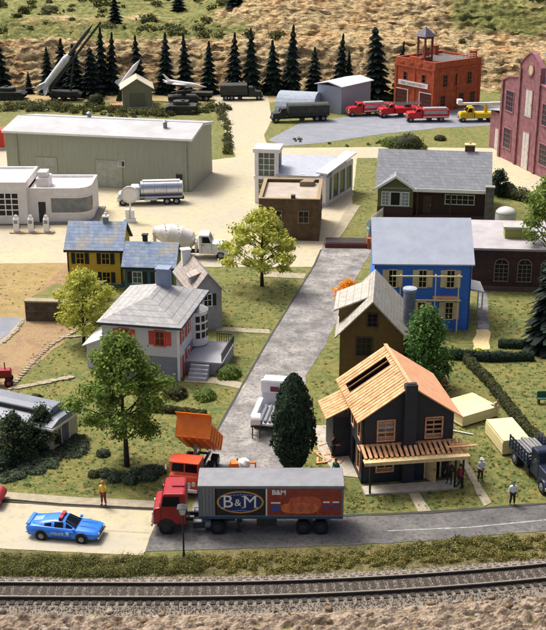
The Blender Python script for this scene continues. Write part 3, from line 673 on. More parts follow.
# right wing set at an angle
q = Vector((*P(325,207),0)) ; q2 = Vector((*P(352,190),0)); rr2 = math.degrees(math.atan2(q2.y-q.y, q2.x-q.x))
t2 = thing('glazed_wing', 'white glass-walled wing with slanting white roof at the showroom end', 'showroom wing', (q.x, q.y), rr2)
L = (q2-q).length
mb = MB(); mb.box(0,0,0,L,.3,.5)
for i in range(5): x = i*(L-.35)/4; mb.box(x,-.05,0,x+.35,.3,4.2)
mb.box(0,-.06,3.6,L,.32,4.2); mb.box(0,.32,0,.3,4,3.9); mb.box(L-.3,.32,0,L,4,3.9); mb.build('wall', WHITE, t2)
gb = MB(); gb.box(.1,.08,.5,L-.1,.2,3.6); gb.build('glazing', GW, t2)
rb = MB(); rb.slab([(-.3,-.4,4.25),(L+.3,-.4,4.9),(L+.3,1.2,4.95),(-.3,1.2,4.3)], -.16); rb.build('roof', WHITE, t2)

# ---------------------------------------------------------------- small brown flat-roof building
OLV = brick('olive_brown_brick', '#6b5638', '#5d4a30', '#54432d')
a = P(259,240); t = thing('flat_roofed_shop', 'small square brown building with flat pale roof and low parapet', 'building', a, -4)
w_, d_, h_ = 6.9, 9.3, 4.9
mb = MB(); mb.box(0,0,0,w_,d_,h_-.45)
for (x0,y0,x1,y1) in ((0,0,w_,.3),(0,d_-.3,w_,d_),(0,.3,.3,d_-.3),(w_-.3,.3,w_,d_-.3)): mb.box(x0,y0,h_-.45,x1,y1,h_)
mb.build('wall', OLV, t)
cp = MB()
for (x0,y0,x1,y1) in ((-.08,-.08,w_+.08,.34),(-.08,d_-.34,w_+.08,d_+.08),(-.08,.34,.34,d_-.34),(w_-.34,.34,w_+.08,d_-.34)): cp.box(x0,y0,h_,x1,y1,h_+.1)
cp.build('coping', M('tan_coping', '#9c8560'), t)
rf = MB(); rf.box(.32,.32,h_-.45,w_-.32,d_-.32,h_-.32); rf.build('flat_roof', M('pale_roof_felt', '#aca293', '#988e80', scale=.8), t)
ht = MB(); ht.xy([(w_-2.6,d_-2.2),(w_-1.0,d_-2.2),(w_-.8,d_-.9),(w_-2.0,d_-.6)], h_-.32, h_+.25); ht.build('roof_hatch', M('hatch_tan', '#8a7a60'), t)
vt = MB(); vt.box(w_*.53,.0-.06,h_+.1,w_*.6,.5,h_+.45); vt.build('roof_vent', BLACK, t)
F_ = ftf('front', w_, d_); Rg = ftf('right', w_, d_)
for u in (2.0, 5.1): window(t, F_, u, 2.2, 1.1, 1.3, M('tan_trim','#8f7a55'), 2, 2)
for u in (1.6, 4.4, 7.2): window(t, Rg, u, 1.9, 1.1, 1.4, MC['tan_trim'], 2, 2)

# ---------------------------------------------------------------- brown house with grey roof
SH_G = shingle('grey_shingle', '#92969a', '#83878c'); BRS = M('brown_siding', '#4a3227', '#3c2820', rough=.8, scale=3, stretch=(.3,.3,6)); OLS = M('olive_siding', '#6c6a3c', '#5d5c34', stretch=(.3,.3,6))
a = P(377,217); w_, d_ = 13.3, 9.8; HE, HR = 3.7, 7.1
t = thing('ranch_house', 'brown house with broad slate-grey roof and olive gable window bay', 'house', a, -8)
mb = MB(); mb.box(0,1.2,0,w_,d_,HE); mb.yz([(1.2,HE),(d_,HE),(d_*.56,HR-.25)], .3, w_-.3); mb.build('wall', BRS, t)
rb = MB(); rb.yz([(-.1,HE-.1),(d_*.55,HR),(d_+.4,HE-.1),(d_+.4,HE+.08),(d_*.55,HR+.22),(-.1,HE+.08)], -.35, w_+.35); r_ = rb.build('roof', SH_G, t)
fa = MB(); fa.box(4.2,-.18,HE-.3,w_+.36,-.104,HE+.12); fa.yz([(-.1,HE-.3),(d_*.55,HR-.2),(d_+.4,HE-.3),(d_+.4,HE-.11),(d_*.55,HR-.01),(-.1,HE-.11)], w_+.2, w_+.34); fa.build('fascia', WHITE, r_)
bay = MB(); bay.xz([(0,1.35),(4.3,1.35),(4.3,HE),(2.15,HE+1.3),(0,HE)], 0, 1.4); b_ = bay.build('gable_bay', OLS, t)
bb = MB(); bb.box(-.03,-.03,0,4.33,1.3,1.35); bb.build('bay_base', BRS, b_)
br = MB(); br.xz([(-.35,HE-.2),(2.15,HE+1.42),(4.65,HE-.2),(4.65,HE),(2.15,HE+1.62),(-.35,HE)], -.35, 3.8); br.build('bay_roof', SH_G, b_)
bf = MB(); bf.xz([(-.4,HE-.3),(2.15,HE+1.36),(4.7,HE-.3),(4.7,HE+.03),(2.15,HE+1.68),(-.4,HE+.03)], -.46, -.354); bf.build('bay_fascia', WHITE, b_)
F_ = ftf('front', w_, d_)
window(t, F_, 2.15, 1.6, 1.1, 1.6, WHITE, 1, 1); window(t, F_, .95, 1.6, .8, 1.6, WHITE, 2, 4, pane=M('leaded_pane', '#8e9698')); window(t, F_, 3.35, 1.6, .8, 1.6, WHITE, 2, 4, pane=MC['leaded_pane'])
F5 = lambda u, o, z: (u, 1.2-o, z)
door(t, F5, 6.0, 1.0, 2.2, M('brown_door', '#5d463c'), BRS, z=.4); window(t, F5, 9.9, 1.7, 3.4, 1.1, WHITE, 5, 2)
po = MB(); po.box(4.4,-.1,0,w_,1.18,.35); po.build('porch_floor', M('porch_brown', '#57402f'), t)
for x in (4.75, 8.7): pp = MB(); pp.box(x,-.02,.35,x+.14,.12,HE-.2); pp.build('porch_post', BRS, t)
chimney(t, w_+.1, -.3, 0, 4.3, 1.0, .8, brick('grey_stone', '#77736c', '#66625e', '#4d4a48', .5, .3), M('cap_grey', '#8d8a86'))
chimney(t, w_-2.4, d_*.55+.4, HR-.6, HR+.9, 1.2, .9, brick('brown_chimney', '#6b4635', '#58382b', '#8a7565'), CREAM, 1)

# ---------------------------------------------------------------- brown warehouse with white roof and arched windows
BR_R = brick('dark_red_brick', '#4a2c28', '#402622', '#5d4640')
a = P(471,290); w_, d_, h_ = 14, 10, 4.3
t = thing('brick_workshop', 'dark red brick workshop with arched windows and flat whitish roof', 'workshop', a, -5)
mb = MB(); mb.box(0,0,.5,w_,d_,h_); mb.build('wall', BR_R, t)
bs = MB(); bs.box(-.12,-.12,0,w_+.12,d_+.12,.5); bs.build('foundation', M('foundation_brown', '#6a5348', '#56443b'), t)
rf = MB(); rf.box(-.15,-.15,h_,w_+.15,d_+.15,h_+.22); rf.build('flat_roof', M('whitish_roof', '#aca8aa', '#959294', scale=.5), t)
bx = MB(); bx.box(3.4,3.4,h_+.22,5.8,5.0,h_+1.3); o_ = bx.build('roof_box', M('yellow_green_box', '#9a9a52', '#84843e', stretch=(.2,.2,5)), t)
bc = MB(); bc.box(3.2,3.2,h_+1.3,6.0,5.2,h_+1.5); bc.build('lid', M('grey_lid', '#b4b2ac'), o_)
F_ = ftf('front', w_, d_)
for u in (2.9, 5.2, 7.5, 9.8):
    mb = MB(); mb.tf = F_; bars(mb, u, 1.1, 1.3, 1.7, .08, .06, 3, 4, .05)
    for i in range(8):
        a0, a1 = math.pi*i/8, math.pi*(i+1)/8
        mb.add([(u+r_*math.cos(q), o_, 2.88+r_*math.sin(q)*.8) for q in (a0,a1) for r_, o_ in ((.62,.06),(.73,.06),(.73,0),(.62,0))], [(0,1,5,4),(1,2,6,5),(3,0,4,7)])
    mb.box(u-.02,.0,2.88,u+.02,.045,3.4)
    f = mb.build('arched_window', M('grey_red_frame','#8a7672'), t)
    pb = MB(); pb.tf = F_; pb.xz([(u+.62*math.cos(math.pi*i/8), 2.88+.62*.8*math.sin(math.pi*i/8)) for i in range(9)] + [(u-.64,1.12),(u+.64,1.12)], .004, .025); pb.build('pane', GLASS, f)
# pale domed tank behind it
t = thing('domed_tank', 'pale domed tank standing behind the flat-roofed workshop', 'tank', P(505,226))
mb = MB(); mb.cyl((0,0,0), (0,0,1.6), 1.25, n=20); mb.build('tank_shell', M('cloudy_plastic', '#c6c8c0', rough=.4), t); db = MB(); db.ell((0,0,1.6), (1.25,1.25,.8), 20, 10, zmin=1.6); db.build('dome', MC['cloudy_plastic'], t)

# ---------------------------------------------------------------- blue house
BLU = M('blue_siding', '#3576d4', '#2c6ac6', rough=.6, scale=3, stretch=(.3,.3,7)); CRT = M('cream_trim', '#e3d3a6', rough=.7)
RB = M('blue_white_roof', '#a3abb8', '#959eac', rough=.6, scale=.8)
a = P(374,329); w_, d_ = 8.6, 8.0; HE, HR = 6.6, 9.5
t = gable_house('blue_house', 'bright blue two-storey house with pale blue-grey roof and cream scaffold', a, -1.5, w_, d_, HE, HR, BLU, RB, 'x', .35, .12, boards=.26)
F_ = ftf('front', w_, d_)
for u in (1.55, 4.3, 6.85):
    for z in (1.1, 4.2):
        if z < 2 and u < 2: continue
        window(t, F_, u, z, .65, 1.6, CRT, 2, 3, shut=CRT, sw=.48)
door(t, F_, 1.75, .9, 2.2, CRT, CRT)
cb = MB(); cb.box(w_,-.05,0,w_+.12,.1,HE); cb.box(-.12,-.05,0,0,.1,HE); cb.build('corner_board', M('blue_trim', '#12439c'), t)
sc_ = thing('scaffold', 'thin cream scaffold of poles standing against the blue house front', 'scaffold', P(398,333), -1.5)
for x, y in ((0,0),(3.2,0),(5.3,0),(3.2,1.1),(5.3,1.1)): mb = MB(); mb.box(x,y,0,x+.1,y+.1,5.7); mb.build('pole', CRT, sc_)
mb = MB()
for z in (3.2, 5.5): mb.box(-.8,-.1,z,5.6,-.005,z+.12)
for z in (3.15, 5.45):
    for x in (3.2, 5.3): mb.box(x,.1,z,x+.1,1.1,z+.1)
mb.build('rail', CRT, sc_); mb = MB(); mb.box(3.1,.2,3.27,5.5,1.0,3.35); mb.build('platform', PINE, sc_)
# side porch of blue house
pr = MB(); pr.slab([(w_+.13,3.0,3.1),(w_+1.9,3.0,2.7),(w_+1.9,6.0,2.7),(w_+.13,6.0,3.1)], .12); pr.build('side_porch_roof', TRIM, t)
for y in (3.1, 5.8): q = MB(); q.box(w_+1.7,y,0,w_+1.82,y+.12,2.58); q.build('porch_post', TRIM, t)

# ---------------------------------------------------------------- olive-brown gabled house
OB = M('olive_brown_wall', '#6b5426', '#5c4720', rough=.8, scale=2.5); GR = shingle('warm_grey_shingle', '#bab6aa', '#a39f94')
a = P(339,379); w_, d_ = 5.3, 7.6; HE, HR = 4.2, 7.0
t = gable_house('gabled_cottage', 'olive-brown cottage with steep warm grey roof beside the street', a, -6, w_, d_, HE, HR, OB, GR, 'y', .45, .14)
F_ = ftf('front', w_, d_); PU = M('purple_brown_trim', '#4b3236')
window(t, F_, w_/2, 4.9, .75, 1.05, PU, 2, 3); window(t, F_, w_*.38, 2.3, 1.2, 1.5, PU, 3, 3)
dm = MB(); dm.xz([(-.2,4.2),(1.6,4.2),(1.6,6.3),(-.2,5.5)], 2.2, 6.2); o_ = dm.build('dormer', OB, t)
dr = MB(); dr.slab([(-.65,1.9,5.46),(2.2,1.9,6.72),(2.2,6.6,6.72),(-.65,6.6,5.46)], .13); dr.build('dormer_roof', GR, o_)
Lf = lambda u, o, z: (-.2-o, u, z)
window(o_, Lf, 4.2, 4.5, 1.6, .7, PU, 3, 1)
BG = brick('blue_grey_block', '#7f8896', '#727a88', '#646b78', .4, .25)
mb = MB(); mb.cyl((w_+.35, 2.6, 0), (w_+.35, 2.6, 7.2), .52, n=16); c_ = mb.build('round_chimney', BG, t)
mb = MB(); mb.cyl((w_+.35, 2.6, 7.2), (w_+.35, 2.6, 7.4), .6, n=16); mb.cyl((w_+.35, 2.6, 7.4), (w_+.35, 2.6, 7.42), .4, n=16); mb.build('chimney_cap', M('cap_blue', '#9aa2ae'), c_)

# ---------------------------------------------------------------- black house under construction
BK = M('black_sheathing', '#262a34', '#1c1f28', rough=.6, scale=2); PLY = M('peach_plywood', '#d9a57e', '#cc946b', rough=.8, scale=1.5)
INT = M('dark_interior', '#1a1512')
a = P(361,484); ROT = 8.5; w_, d_ = 6.45, 6.9; HE, HR = 5.1, 7.3
t = thing('unfinished_house', 'black-sheathed two-storey house under construction with open pine roof boards', 'house', a, ROT)
T = .14
def wall_with_holes(mb, tf, W, Hf, holes, T):
    """wall built from blocks round its openings"""
    us = sorted({0, W} | {h[0] for h in holes} | {h[1] for h in holes}); zs = sorted({0, Hf} | {h[2] for h in holes} | {h[3] for h in holes})
    old = mb.tf; mb.tf = tf
    for i in range(len(us)-1):
        for j in range(len(zs)-1):
            cu, cz = (us[i]+us[i+1])/2, (zs[j]+zs[j+1])/2
            if any(h[0] < cu < h[1] and h[2] < cz < h[3] for h in holes): continue
            mb.box(us[i], -T, zs[j], us[i+1], 0, zs[j+1])
    mb.tf = old
F_ = ftf('front', w_, d_); Lf = ftf('left', w_, d_)
fh = [(1.1,2.2,3.3,4.75), (4.5,5.6,3.3,4.75), (1.1,2.2,.9,2.3), (4.6,5.6,.1,2.3)]
lh = [(.5,1.2,3.2,4.6), (2.6,3.3,3.2,4.6), (4.7,5.4,3.2,4.6), (.5,1.2,.8,2.3), (2.1,3.1,.1,2.3), (5.0,5.7,.8,2.3)]
mb = MB(); wall_with_holes(mb, F_, w_, HE, fh, T); wall_with_holes(mb, Lf, d_, HE, lh, T)
mb.box(w_-T, T, 0, w_, d_, HE); mb.box(T, d_-T, 0, w_-T, d_, HE)
for y in (0, d_-T): mb.xz([(0,HE),(w_,HE),(w_/2,HR)], y, y+T)
mb.box(T,T,2.7,w_-T,d_-T,2.85)
mb.build('wall', BK, t)
fr_ = MB()
def opening(tf, h, name):
    m_ = MB(); m_.tf = tf; u0,u1,z0,z1 = h; f = .1
    m_.box(u0-f,.002,z1,u1+f,.07,z1+f); m_.box(u0-f,.002,z0-f,u1+f,.07,z0); m_.box(u0-f,.002,z0,u0,.07,z1); m_.box(u1,.002,z0,u1+f,.07,z1)
    m_.box(u0,-.10,z0,u1,-.05,z0+.06)
    m_.box((u0+u1)/2-.03,-.10,z0,(u0+u1)/2+.03,-.05,z1)
    for i in range(4):
        if rnd.random() < .8: q = z0 + (z1-z0)*(i+.5)/4; m_.box(u0,-.09,q-.06,u1,-.055,q+.06)
    o = m_.build(name, PINE, t)
for h in fh[:3] + lh[:4] + lh[5:]: opening(F_ if h in fh else Lf, h, 'window_frame')
m_ = MB(); m_.tf = F_; u0,u1,z0,z1 = fh[3]
m_.box(u0-.12,.002,z0,u0,.08,z1+.12); m_.box(u1,.002,z0,u1+.12,.08,z1+.12); m_.box(u0,.002,z1,u1,.08,z1+.12); m_.build('door_frame', CREAM, t)
dl = MB(); dl.box(0,0,0,.95,.05,2.15); dl.box(.12,-.03,.2,.83,0,.9); dl.box(.12,-.03,1.1,.83,0,1.9); o_ = dl.build('open_door', CREAM, t); o_.location = (4.62,-.1,.12); o_.rotation_euler = (0,0,R(-62))
hb = MB(); hb.box(.8,-.07,1.0,.88,-.03,1.08); hb.build('handle', DGREY, o_)
# pine boards on the left slope, a gap left open
sl = (HR-HE)/(w_/2); ov = .45
rb = MB(); k = 19; D0 = -.35; D1_ = d_+.35; st = (D1_-D0)/k
for i in range(k):
    y0 = D0+i*st+.03; y1 = D0+(i+1)*st-.06
    hole = 11 <= i <= 14
    segs = [(-ov, w_/2)] if not hole else [(-ov, -.05), (w_/2-.35, w_/2)]
    for x0, x1 in segs:
        za = HE+x0*sl+.1; zb = HE+x1*sl+.1; jt = rnd.uniform(-.015,.02)
        rb.slab([(x0,y0,za+jt),(x1,y0,zb+jt),(x1,y1,zb+jt),(x0,y1,za+jt)], .09)
rb.build('roof_boards', [PINE], t)
ra = MB()
for i in range(9):
    y = .1 + i*(d_-.3)/8; ra.slab([(-.3,y,HE-.3*sl+.0),(w_/2,y,HR-.005),(w_/2,y+.07,HR-.005),(-.3,y+.07,HE-.3*sl)], .12)
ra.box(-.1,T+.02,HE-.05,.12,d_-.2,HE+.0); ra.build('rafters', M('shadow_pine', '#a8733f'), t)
pb = MB(); pb.slab([(w_/2,D0,HR+.12),(w_+.55,D0,HE-.55*sl+.12),(w_+.55,D1_,HE-.55*sl+.12),(w_/2,D1_,HR+.12)], .1); pb.build('plywood_roof', PLY, t)
rcap = MB(); rcap.box(w_/2-.12,D0,HR+.125,w_/2+.14,D1_,HR+.19); rcap.build('ridge_board', PLY, t)
mb = MB(); mb.box(w_/2-.42,-.55,0,w_/2+.42,-.003,HR+.25); c_ = mb.build('chimney', BK, t); mb = MB(); mb.box(w_/2-.3,-.43,HR+.25,w_/2+.3,-.12,HR+.3); mb.build('flue', BLACK, c_)
# porch
fl = MB(); fl.box(-.1,-1.75,0,w_+.1,-.58,.14); fl.build('porch_floor', CONC, t)
pz = 2.55
for x in (.25, w_-.2, w_+.35): q = MB(); q.box(x-.06,-1.70,.14 if x < w_ else 0,x+.06,-1.58,pz); q.build('porch_post', BLACK, t)
pf = MB(); pf.box(-.25,-1.98,pz,w_+.7,-1.40,pz+.1); pf.box(-.25,-2.02,pz-.14,w_+.7,-1.985,pz+.12)
pf.build('porch_beam', CREAM, t); pr = MB()
for i in range(20):
    x = -.15 + i*(w_+.5)/19
    pr.slab([(x,-1.5,pz+.22),(x+.2,-1.5,pz+.22),(x+.2,-.02 if abs(x-w_/2) > .5 else -.58,pz+.52),(x,-.02 if abs(x-w_/2) > .5 else -.58,pz+.52)], .1)
pr.box(-.2,-.12,pz+.36,w_/2-.45,-.004,pz+.5); pr.box(w_/2+.45,-.12,pz+.36,w_+.1,-.004,pz+.5)
pr.build('porch_rafters', PINE, t)
bo = MB(); bo.box(w_-.8,-1.4,pz+.53,w_+1.3,-1.2,pz+.58); bo.box(w_-.4,-1.1,pz+.53,w_+.8,-.95,pz+.58); bo.build('loose_board', PINE, t)
# rear-left wing with low boarded roof
wg = MB(); wg.box(-1.2,4.2,0,-.003,6.8,3.2); o_ = wg.build('rear_wing', BK, t)
wr = MB()
for i in range(8):
    y0 = 3.9 + i*.4; wr.slab([(-1.8,y0,3.3),(-.02,y0,4.15),(-.02,y0+.33,4.15),(-1.8,y0+.33,3.3)], .09)
wr.build('wing_roof_boards', PINE, o_)

# ---------------------------------------------------------------- white house with red shutters
WS = M('white_siding', '#cfd0d4', '#c2c3c8', rough=.6, scale=2, stretch=(.3,.3,6)); RED = M('red_paint', '#d4574b', '#bd463c', rough=.6)
HIP = shingle('pale_grey_shingle', '#b0b0ae', '#9c9d9c'); GW2 = M('grey_lower_wall', '#888c96', '#7d818b')
A = Vector((*P(97,321,5), 0)); ROT = -11
t = thing('white_house', 'white hip-roofed house with red shutters and grey deck', 'house', (A.x+.33, A.y+.28), ROT)
w_, d_ = 6.6, 8.8; HE = 4.9; HR = 6.3
mb = MB(); mb.box(0,0,2.1,w_,d_,HE); mb.build('wall', WS, t)
mb = MB(); mb.box(.02,.02,0,w_-.02,d_-.02,2.1); mb.build('lower_wall', GW2, t)
o = .35; rb = MB(); e = [(-o,-o,HE),(w_+o,-o,HE),(w_+o,d_+o,HE),(-o,d_+o,HE),(w_/2,2.9,HR),(w_/2,d_-2.6,HR)]
rb.add(e + [(x,y,z-.12) for x,y,z in e[:4]], [(0,1,4),(1,2,5,4),(2,3,5),(3,0,4,5),(0,6,7,1),(1,7,8,2),(2,8,9,3),(3,9,6,0),(6,9,8,7)]); r_ = rb.build('roof', HIP, t)
fb = MB(); fb.box(-o-.03,-o-.05,HE-.2,w_+o+.03,-o-.004,HE-.01); fb.box(w_+o+.004,-o,HE-.2,w_+o+.05,d_+o,HE-.01); fb.build('gutter', M('navy_gutter', '#3a4152'), r_)
F_ = ftf('front', w_, d_); Rt = ftf('right', w_, d_)
for u in (1.9, 5.0): window(t, F_, u, 3.15, .7, 1.15, RED, 2, 2, shut=RED, sw=.46, pane=M('brick_red_pane', '#4a2624', rough=.3), fr=.13)
for u in (1.2, 3.0): window(t, Rt, u, 3.1, .6, 1.1, WHITE, 1, 2, shut=RED, sw=.36, pane=MC['brick_red_pane'])
door(t, Rt, 1.0, .9, 1.95, RED, WHITE); window(t, Rt, 2.9, .6, .6, 1.2, WHITE, 1, 2, shut=RED, sw=.36)
cb = MB(); cb.box(w_,-.06,0,w_+.06,.14,HE-.2); cb.box(w_-.14,-.06,0,w_,-.003,HE-.2); cb.build('corner_board', WHITE, t)
by = MB(); cy = 5.6
by.cyl((w_,cy,1.3), (w_,cy,4.4), 1.05, n=20); b_ = by.build('bay_window', WHITE, t)
bb = MB()
for i in range(6):
    a0 = R(-75+i*28); a1 = a0 + R(20)
    for z in (2.0, 2.75, 3.5):
        q = [(w_+1.075*math.cos(x), cy+1.075*math.sin(x)) for x in (a0,a1)]
        bb.add([(q[0][0],q[0][1],z),(q[1][0],q[1][1],z),(q[1][0],q[1][1],z+.55),(q[0][0],q[0][1],z+.55)], [(0,1,2,3)])
bb.build('pane', GLASS, b_)
br = MB(); br.cyl((w_,cy,4.4), (w_,cy,4.8), 1.15, .5, 20); br.build('bay_roof', HIP, b_)
BC = M('blue_grey_chimney', '#8794aa', '#7a87a0'); chimney(t, w_/2+.35, d_-2.5, HR-.6, HR+1.35, 1.1, 1.0, BC, BC)
# deck, railing, steps
dk = MB(); dk.box(w_+.08,1.6,1.05,w_+3.3,6.4,1.2); dk.box(w_+.1,1.7,0,w_+3.2,6.3,1.05); d__ = dk.build('deck', M('grey_deck', '#a3a4a8', '#92949a', stretch=(1,8,1)), t)
rl = MB()
for i in range(22): y = 1.7+i*.22; rl.box(w_+3.2,y,1.2,w_+3.24,y+.04,1.95)
for i in range(8): x = w_+1.7+i*.21; rl.box(x,6.3,1.2,x+.04,6.34,1.95)
rl.box(w_+3.17,1.65,1.95,w_+3.27,6.4,2.02); rl.box(w_+1.7,6.28,1.95,w_+3.2,6.36,2.02); rl.build('railing', BLACK, d__)
for i in range(4): s_ = MB(); s_.box(w_+.6,1.55-.32*(i+1),0,w_+2.2,1.55-.32*i,1.0-.25*i); s_.build('step', M('step_grey', '#b4b5ba'), t)
# lean-to on the left
ln = MB(); ln.xz([(-1.9,0),(-.003,0),(-.003,2.9),(-1.9,2.1)], 1.2, 5); l_ = ln.build('lean_to', WS, t); lr = MB(); lr.slab([(-2.2,.9,2.06),(-.02,.9,2.98),(-.02,5.2,2.98),(-2.2,5.2,2.06)], -.1); lr.build('lean_to_roof', TRIM, l_)

# ---------------------------------------------------------------- taupe house behind it
TP = shingle('taupe_shingle', '#b5aba2', '#9e958d'); GWL = M('grey_white_wall', '#a5a3a4')
B = Vector((*P(217,296,4), 0)); t = gable_house('taupe_roofed_house', 'grey house with steep taupe roof and small dormer behind the white house', (-7.3, 103.4), 18, 2.7, 6.6, 3.9, 5.5, GWL, TP, 'y', .3, .12)
F_ = ftf('front', 2.7, 6.6); Rt = ftf('right', 2.7, 6.6); 
for u in (1.4, 3.2, 5.2): window(t, Rt, u, 1.9, .7, 1.2, WHITE, 2, 2, shut=BLACK, sw=.35)
window(t, F_, 1.35, 2.4, .7, 1.1, WHITE, 2, 2, shut=BLACK, sw=.35)
dm = MB(); dm.box(.1,1.2,4.0,1.1,2.2,5.0); o_ = dm.build('dormer', GWL, t); dr = MB(); dr.slab([(-.1,1.0,4.95),(1.2,1.0,5.4),(1.2,2.4,5.4),(-.1,2.4,4.95)], .1); dr.build('dormer_roof', TP, o_)
chimney(t, .8, 5.8, 4.4, 6.1, .8, .7, WHITE, WHITE)

# ---------------------------------------------------------------- yellow house and teal house
BLR = shingle('blue_slate', '#a3b4c9', '#8498b4', .25, c3='#b3afa2'); YEL = M('mustard_siding', '#dbb43a', '#c49f30', stretch=(.3,.3,6)); TEAL = M('teal_siding', '#3f6a70', '#365d63', stretch=(.3,.3,6))
SHD = M('dark_shutter', '#22262a'); FOU = M('bluish_base', '#56708c')
A = Vector((*P(63,250,4), 0)); t = gable_house('yellow_house', 'mustard yellow house with patchy blue slate roof beside the yard', (A.x+.35, A.y+.3), -3, 5.5, 5.2, 4.1, 6.1, YEL, BLR, 'x', .3, .1, fascia=SHD, boards=.26)
F_ = ftf('front', 5.5, 4.2)
for u in (1.3, 3.9): window(t, F_, u, 2.5, .75, 1.1, YEL, 2, 2, shut=SHD, sw=.42)
for u in (1.3, 3.9): window(t, F_, u, .5, .75, 1.1, YEL, 2, 2, shut=SHD, sw=.42)
fb = MB(); fb.box(-.05,-.05,0,5.55,5.25,.35); fb.build('foundation', FOU, t)
cb = MB(); cb.box(-.03,-.07,.35,.1,-.002,3.9); cb.box(5.4,-.07,.35,5.53,-.002,3.9); cb.build('corner_board', SHD, t)
chimney(t, 3.6, 2.6, 5.7, 6.7, .5, .5, M('grey_chimney', '#8b9299'), WHITE, 1)
A = Vector((*P(121,265,3.4), 0)); t = gable_house('teal_house', 'teal house with blue slate roof, black chimney and dark shutters', (A.x+.3, A.y+.3), -5, 4.9, 4.2, 3.3, 5.0, TEAL, BLR, 'x', .3, .1, fascia=SHD, boards=.26)
F_ = ftf('front', 4.9, 4.0)
for u in (1.25, 3.55): window(t, F_, u, 1.5, .85, 1.1, TRIM, 2, 2, shut=SHD, sw=.45, pane=M('teal_pane', '#3a5254', rough=.2))
gb = MB(); gb.yz([(0,.35),(4.2,.35),(4.2,3.3),(2.1,4.95),(0,3.3)], 4.905, 4.94); gb.build('end_wall', M('yellow_green_wall', '#8f8f3c'), t)
fb = MB(); fb.box(-.05,-.05,0,4.95,4.05,.35); fb.build('foundation', FOU, t)
chimney(t, 1.7, 2.4, 4.3, 5.7, .45, .45, BLACK, BLACK)

# ---------------------------------------------------------------- diner
DR = M('diner_roof', '#777e88', '#686f79', rough=.5, scale=.6); DW = M('cream_panels', '#c4bb9c', rough=.6)
A = Vector((*P(89,433,.9), 0)); t = thing('railcar_diner', 'long low diner with rounded grey roof and cream window panels at the left edge', 'diner', (-14.8, 82.1), 155)
Ld = 11.5; wd = 3.4
mb = MB(); mb.box(0,0,.2,Ld,wd,2.0); mb.build('body', DW, t)
rf = MB(); rf.yz([(-.25,2.0),(-.25,2.15),(.6,2.45),(.8,2.5),(wd-.8,2.5),(wd-.6,2.45),(wd+.25,2.15),(wd+.25,2.0)], -.3, Ld+.3); r_ = rf.build('roof', DR, t, .04)
cl = MB(); cl.yz([(.75,2.51),(.75,2.85),(1.2,3.1),(wd-1.2,3.1),(wd-.75,2.85),(wd-.75,2.51)], .5, Ld); cl.build('clerestory', DR, r_, .08)
tr = MB(); tr.box(-.36,wd+.26,1.92,Ld+.3,wd+.33,2.08); tr.box(-.38,-.3,1.92,-.31,wd+.3,2.08); tr.build('roof_trim', TRIM, r_)
ck = MB(); ck.box(.6,wd-.745,2.55,Ld,wd-.72,2.8); ck.build('clerestory_glass', DGREY, r_)
Bk = ftf('back', Ld, wd); E_ = ftf('left', Ld, wd)
for i in range(9): window(t, Bk, .9+i*1.22, .85, .7, .8, TRIM, 1, 1, pane=M('tan_pane', '#a8935a', rough=.3))
door(t, E_, 1.7, .9, 1.6, M('diner_door', '#6a6f77'), TRIM, z=.25, panels=1)
bs = MB(); bs.box(.05,.05,0,Ld-.05,wd-.05,.2); bs.build('base', DGREY, t)

# ---------------------------------------------------------------- small military-site buildings
t = gable_house('garden_shed', 'small grey-green shed with pale gable roof by the army vehicles', P(123,108), 8, 5.2, 5.5, 3.4, 5.0, M('shed_boards', '#8c8b70', '#7c7b60', stretch=(6,6,.3), scale=2), M('pale_shed_roof', '#c8bfa6', '#b5ac94'), 'y', .4, .14, cat='shed')
F_ = ftf('front', 5.2, 5.5); door(t, F_, 2.6, 2.8, 2.6, M('shed_door', '#76755c', stretch=(5,5,.3), scale=2), M('shed_trim','#9a987c'), handle=False, name='double_door')
bs = MB(); bs.box(-.2,-.3,0,5.4,5.6,.15); bs.build('base', CONC, t)
dk = MB(); dk.box(-2.2,.3,.02,-.3,2.6,.5); dk.build('side_deck', M('salmon_deck', '#b98a6a'), t)
LB = M('light_blue_grey_wall', '#a6adb8', '#969da9', stretch=(8,8,.3), scale=1.5)
q = Vector((*P(341,114),0)); t = thing('grey_store', 'pale blue-grey store building with low pitched roof in front of the conifers', 'store', (q.x, q.y), 50)
mb = MB(); mb.box(0,0,0,8.6,5.2,4.6); mb.build('wall', LB, t)
rb = MB(); rb.slab([(-.4,-.4,4.6),(9,-.4,4.6),(9,2.6,5.2),(-.4,2.6,5.2)], -.14); rb.slab([(-.4,2.6,5.2),(9,2.6,5.2),(9,5.6,4.6),(-.4,5.6,4.6)], -.14); rb.build('roof', M('pale_lilac_roof', '#c3c6d0', '#b2b5c0'), t)
t = thing('quonset_hut', 'low blue-grey arched hut joined to nothing behind the covered army truck', 'hut', P(318,113), 90)
mb = MB(); mb.xz([(4.0*math.cos(a)*-1, 3.6*math.sin(a)) for a in [math.pi*i/14 for i in range(15)]], 0, 6.8); 
mb.tf = None; mb.build('shell', M('arched_metal', '#9aa5b0', '#87929e'), t); t['label'] = 'low blue-grey arched hut behind the covered army truck'
t.rotation_euler = (0,0,R(75))

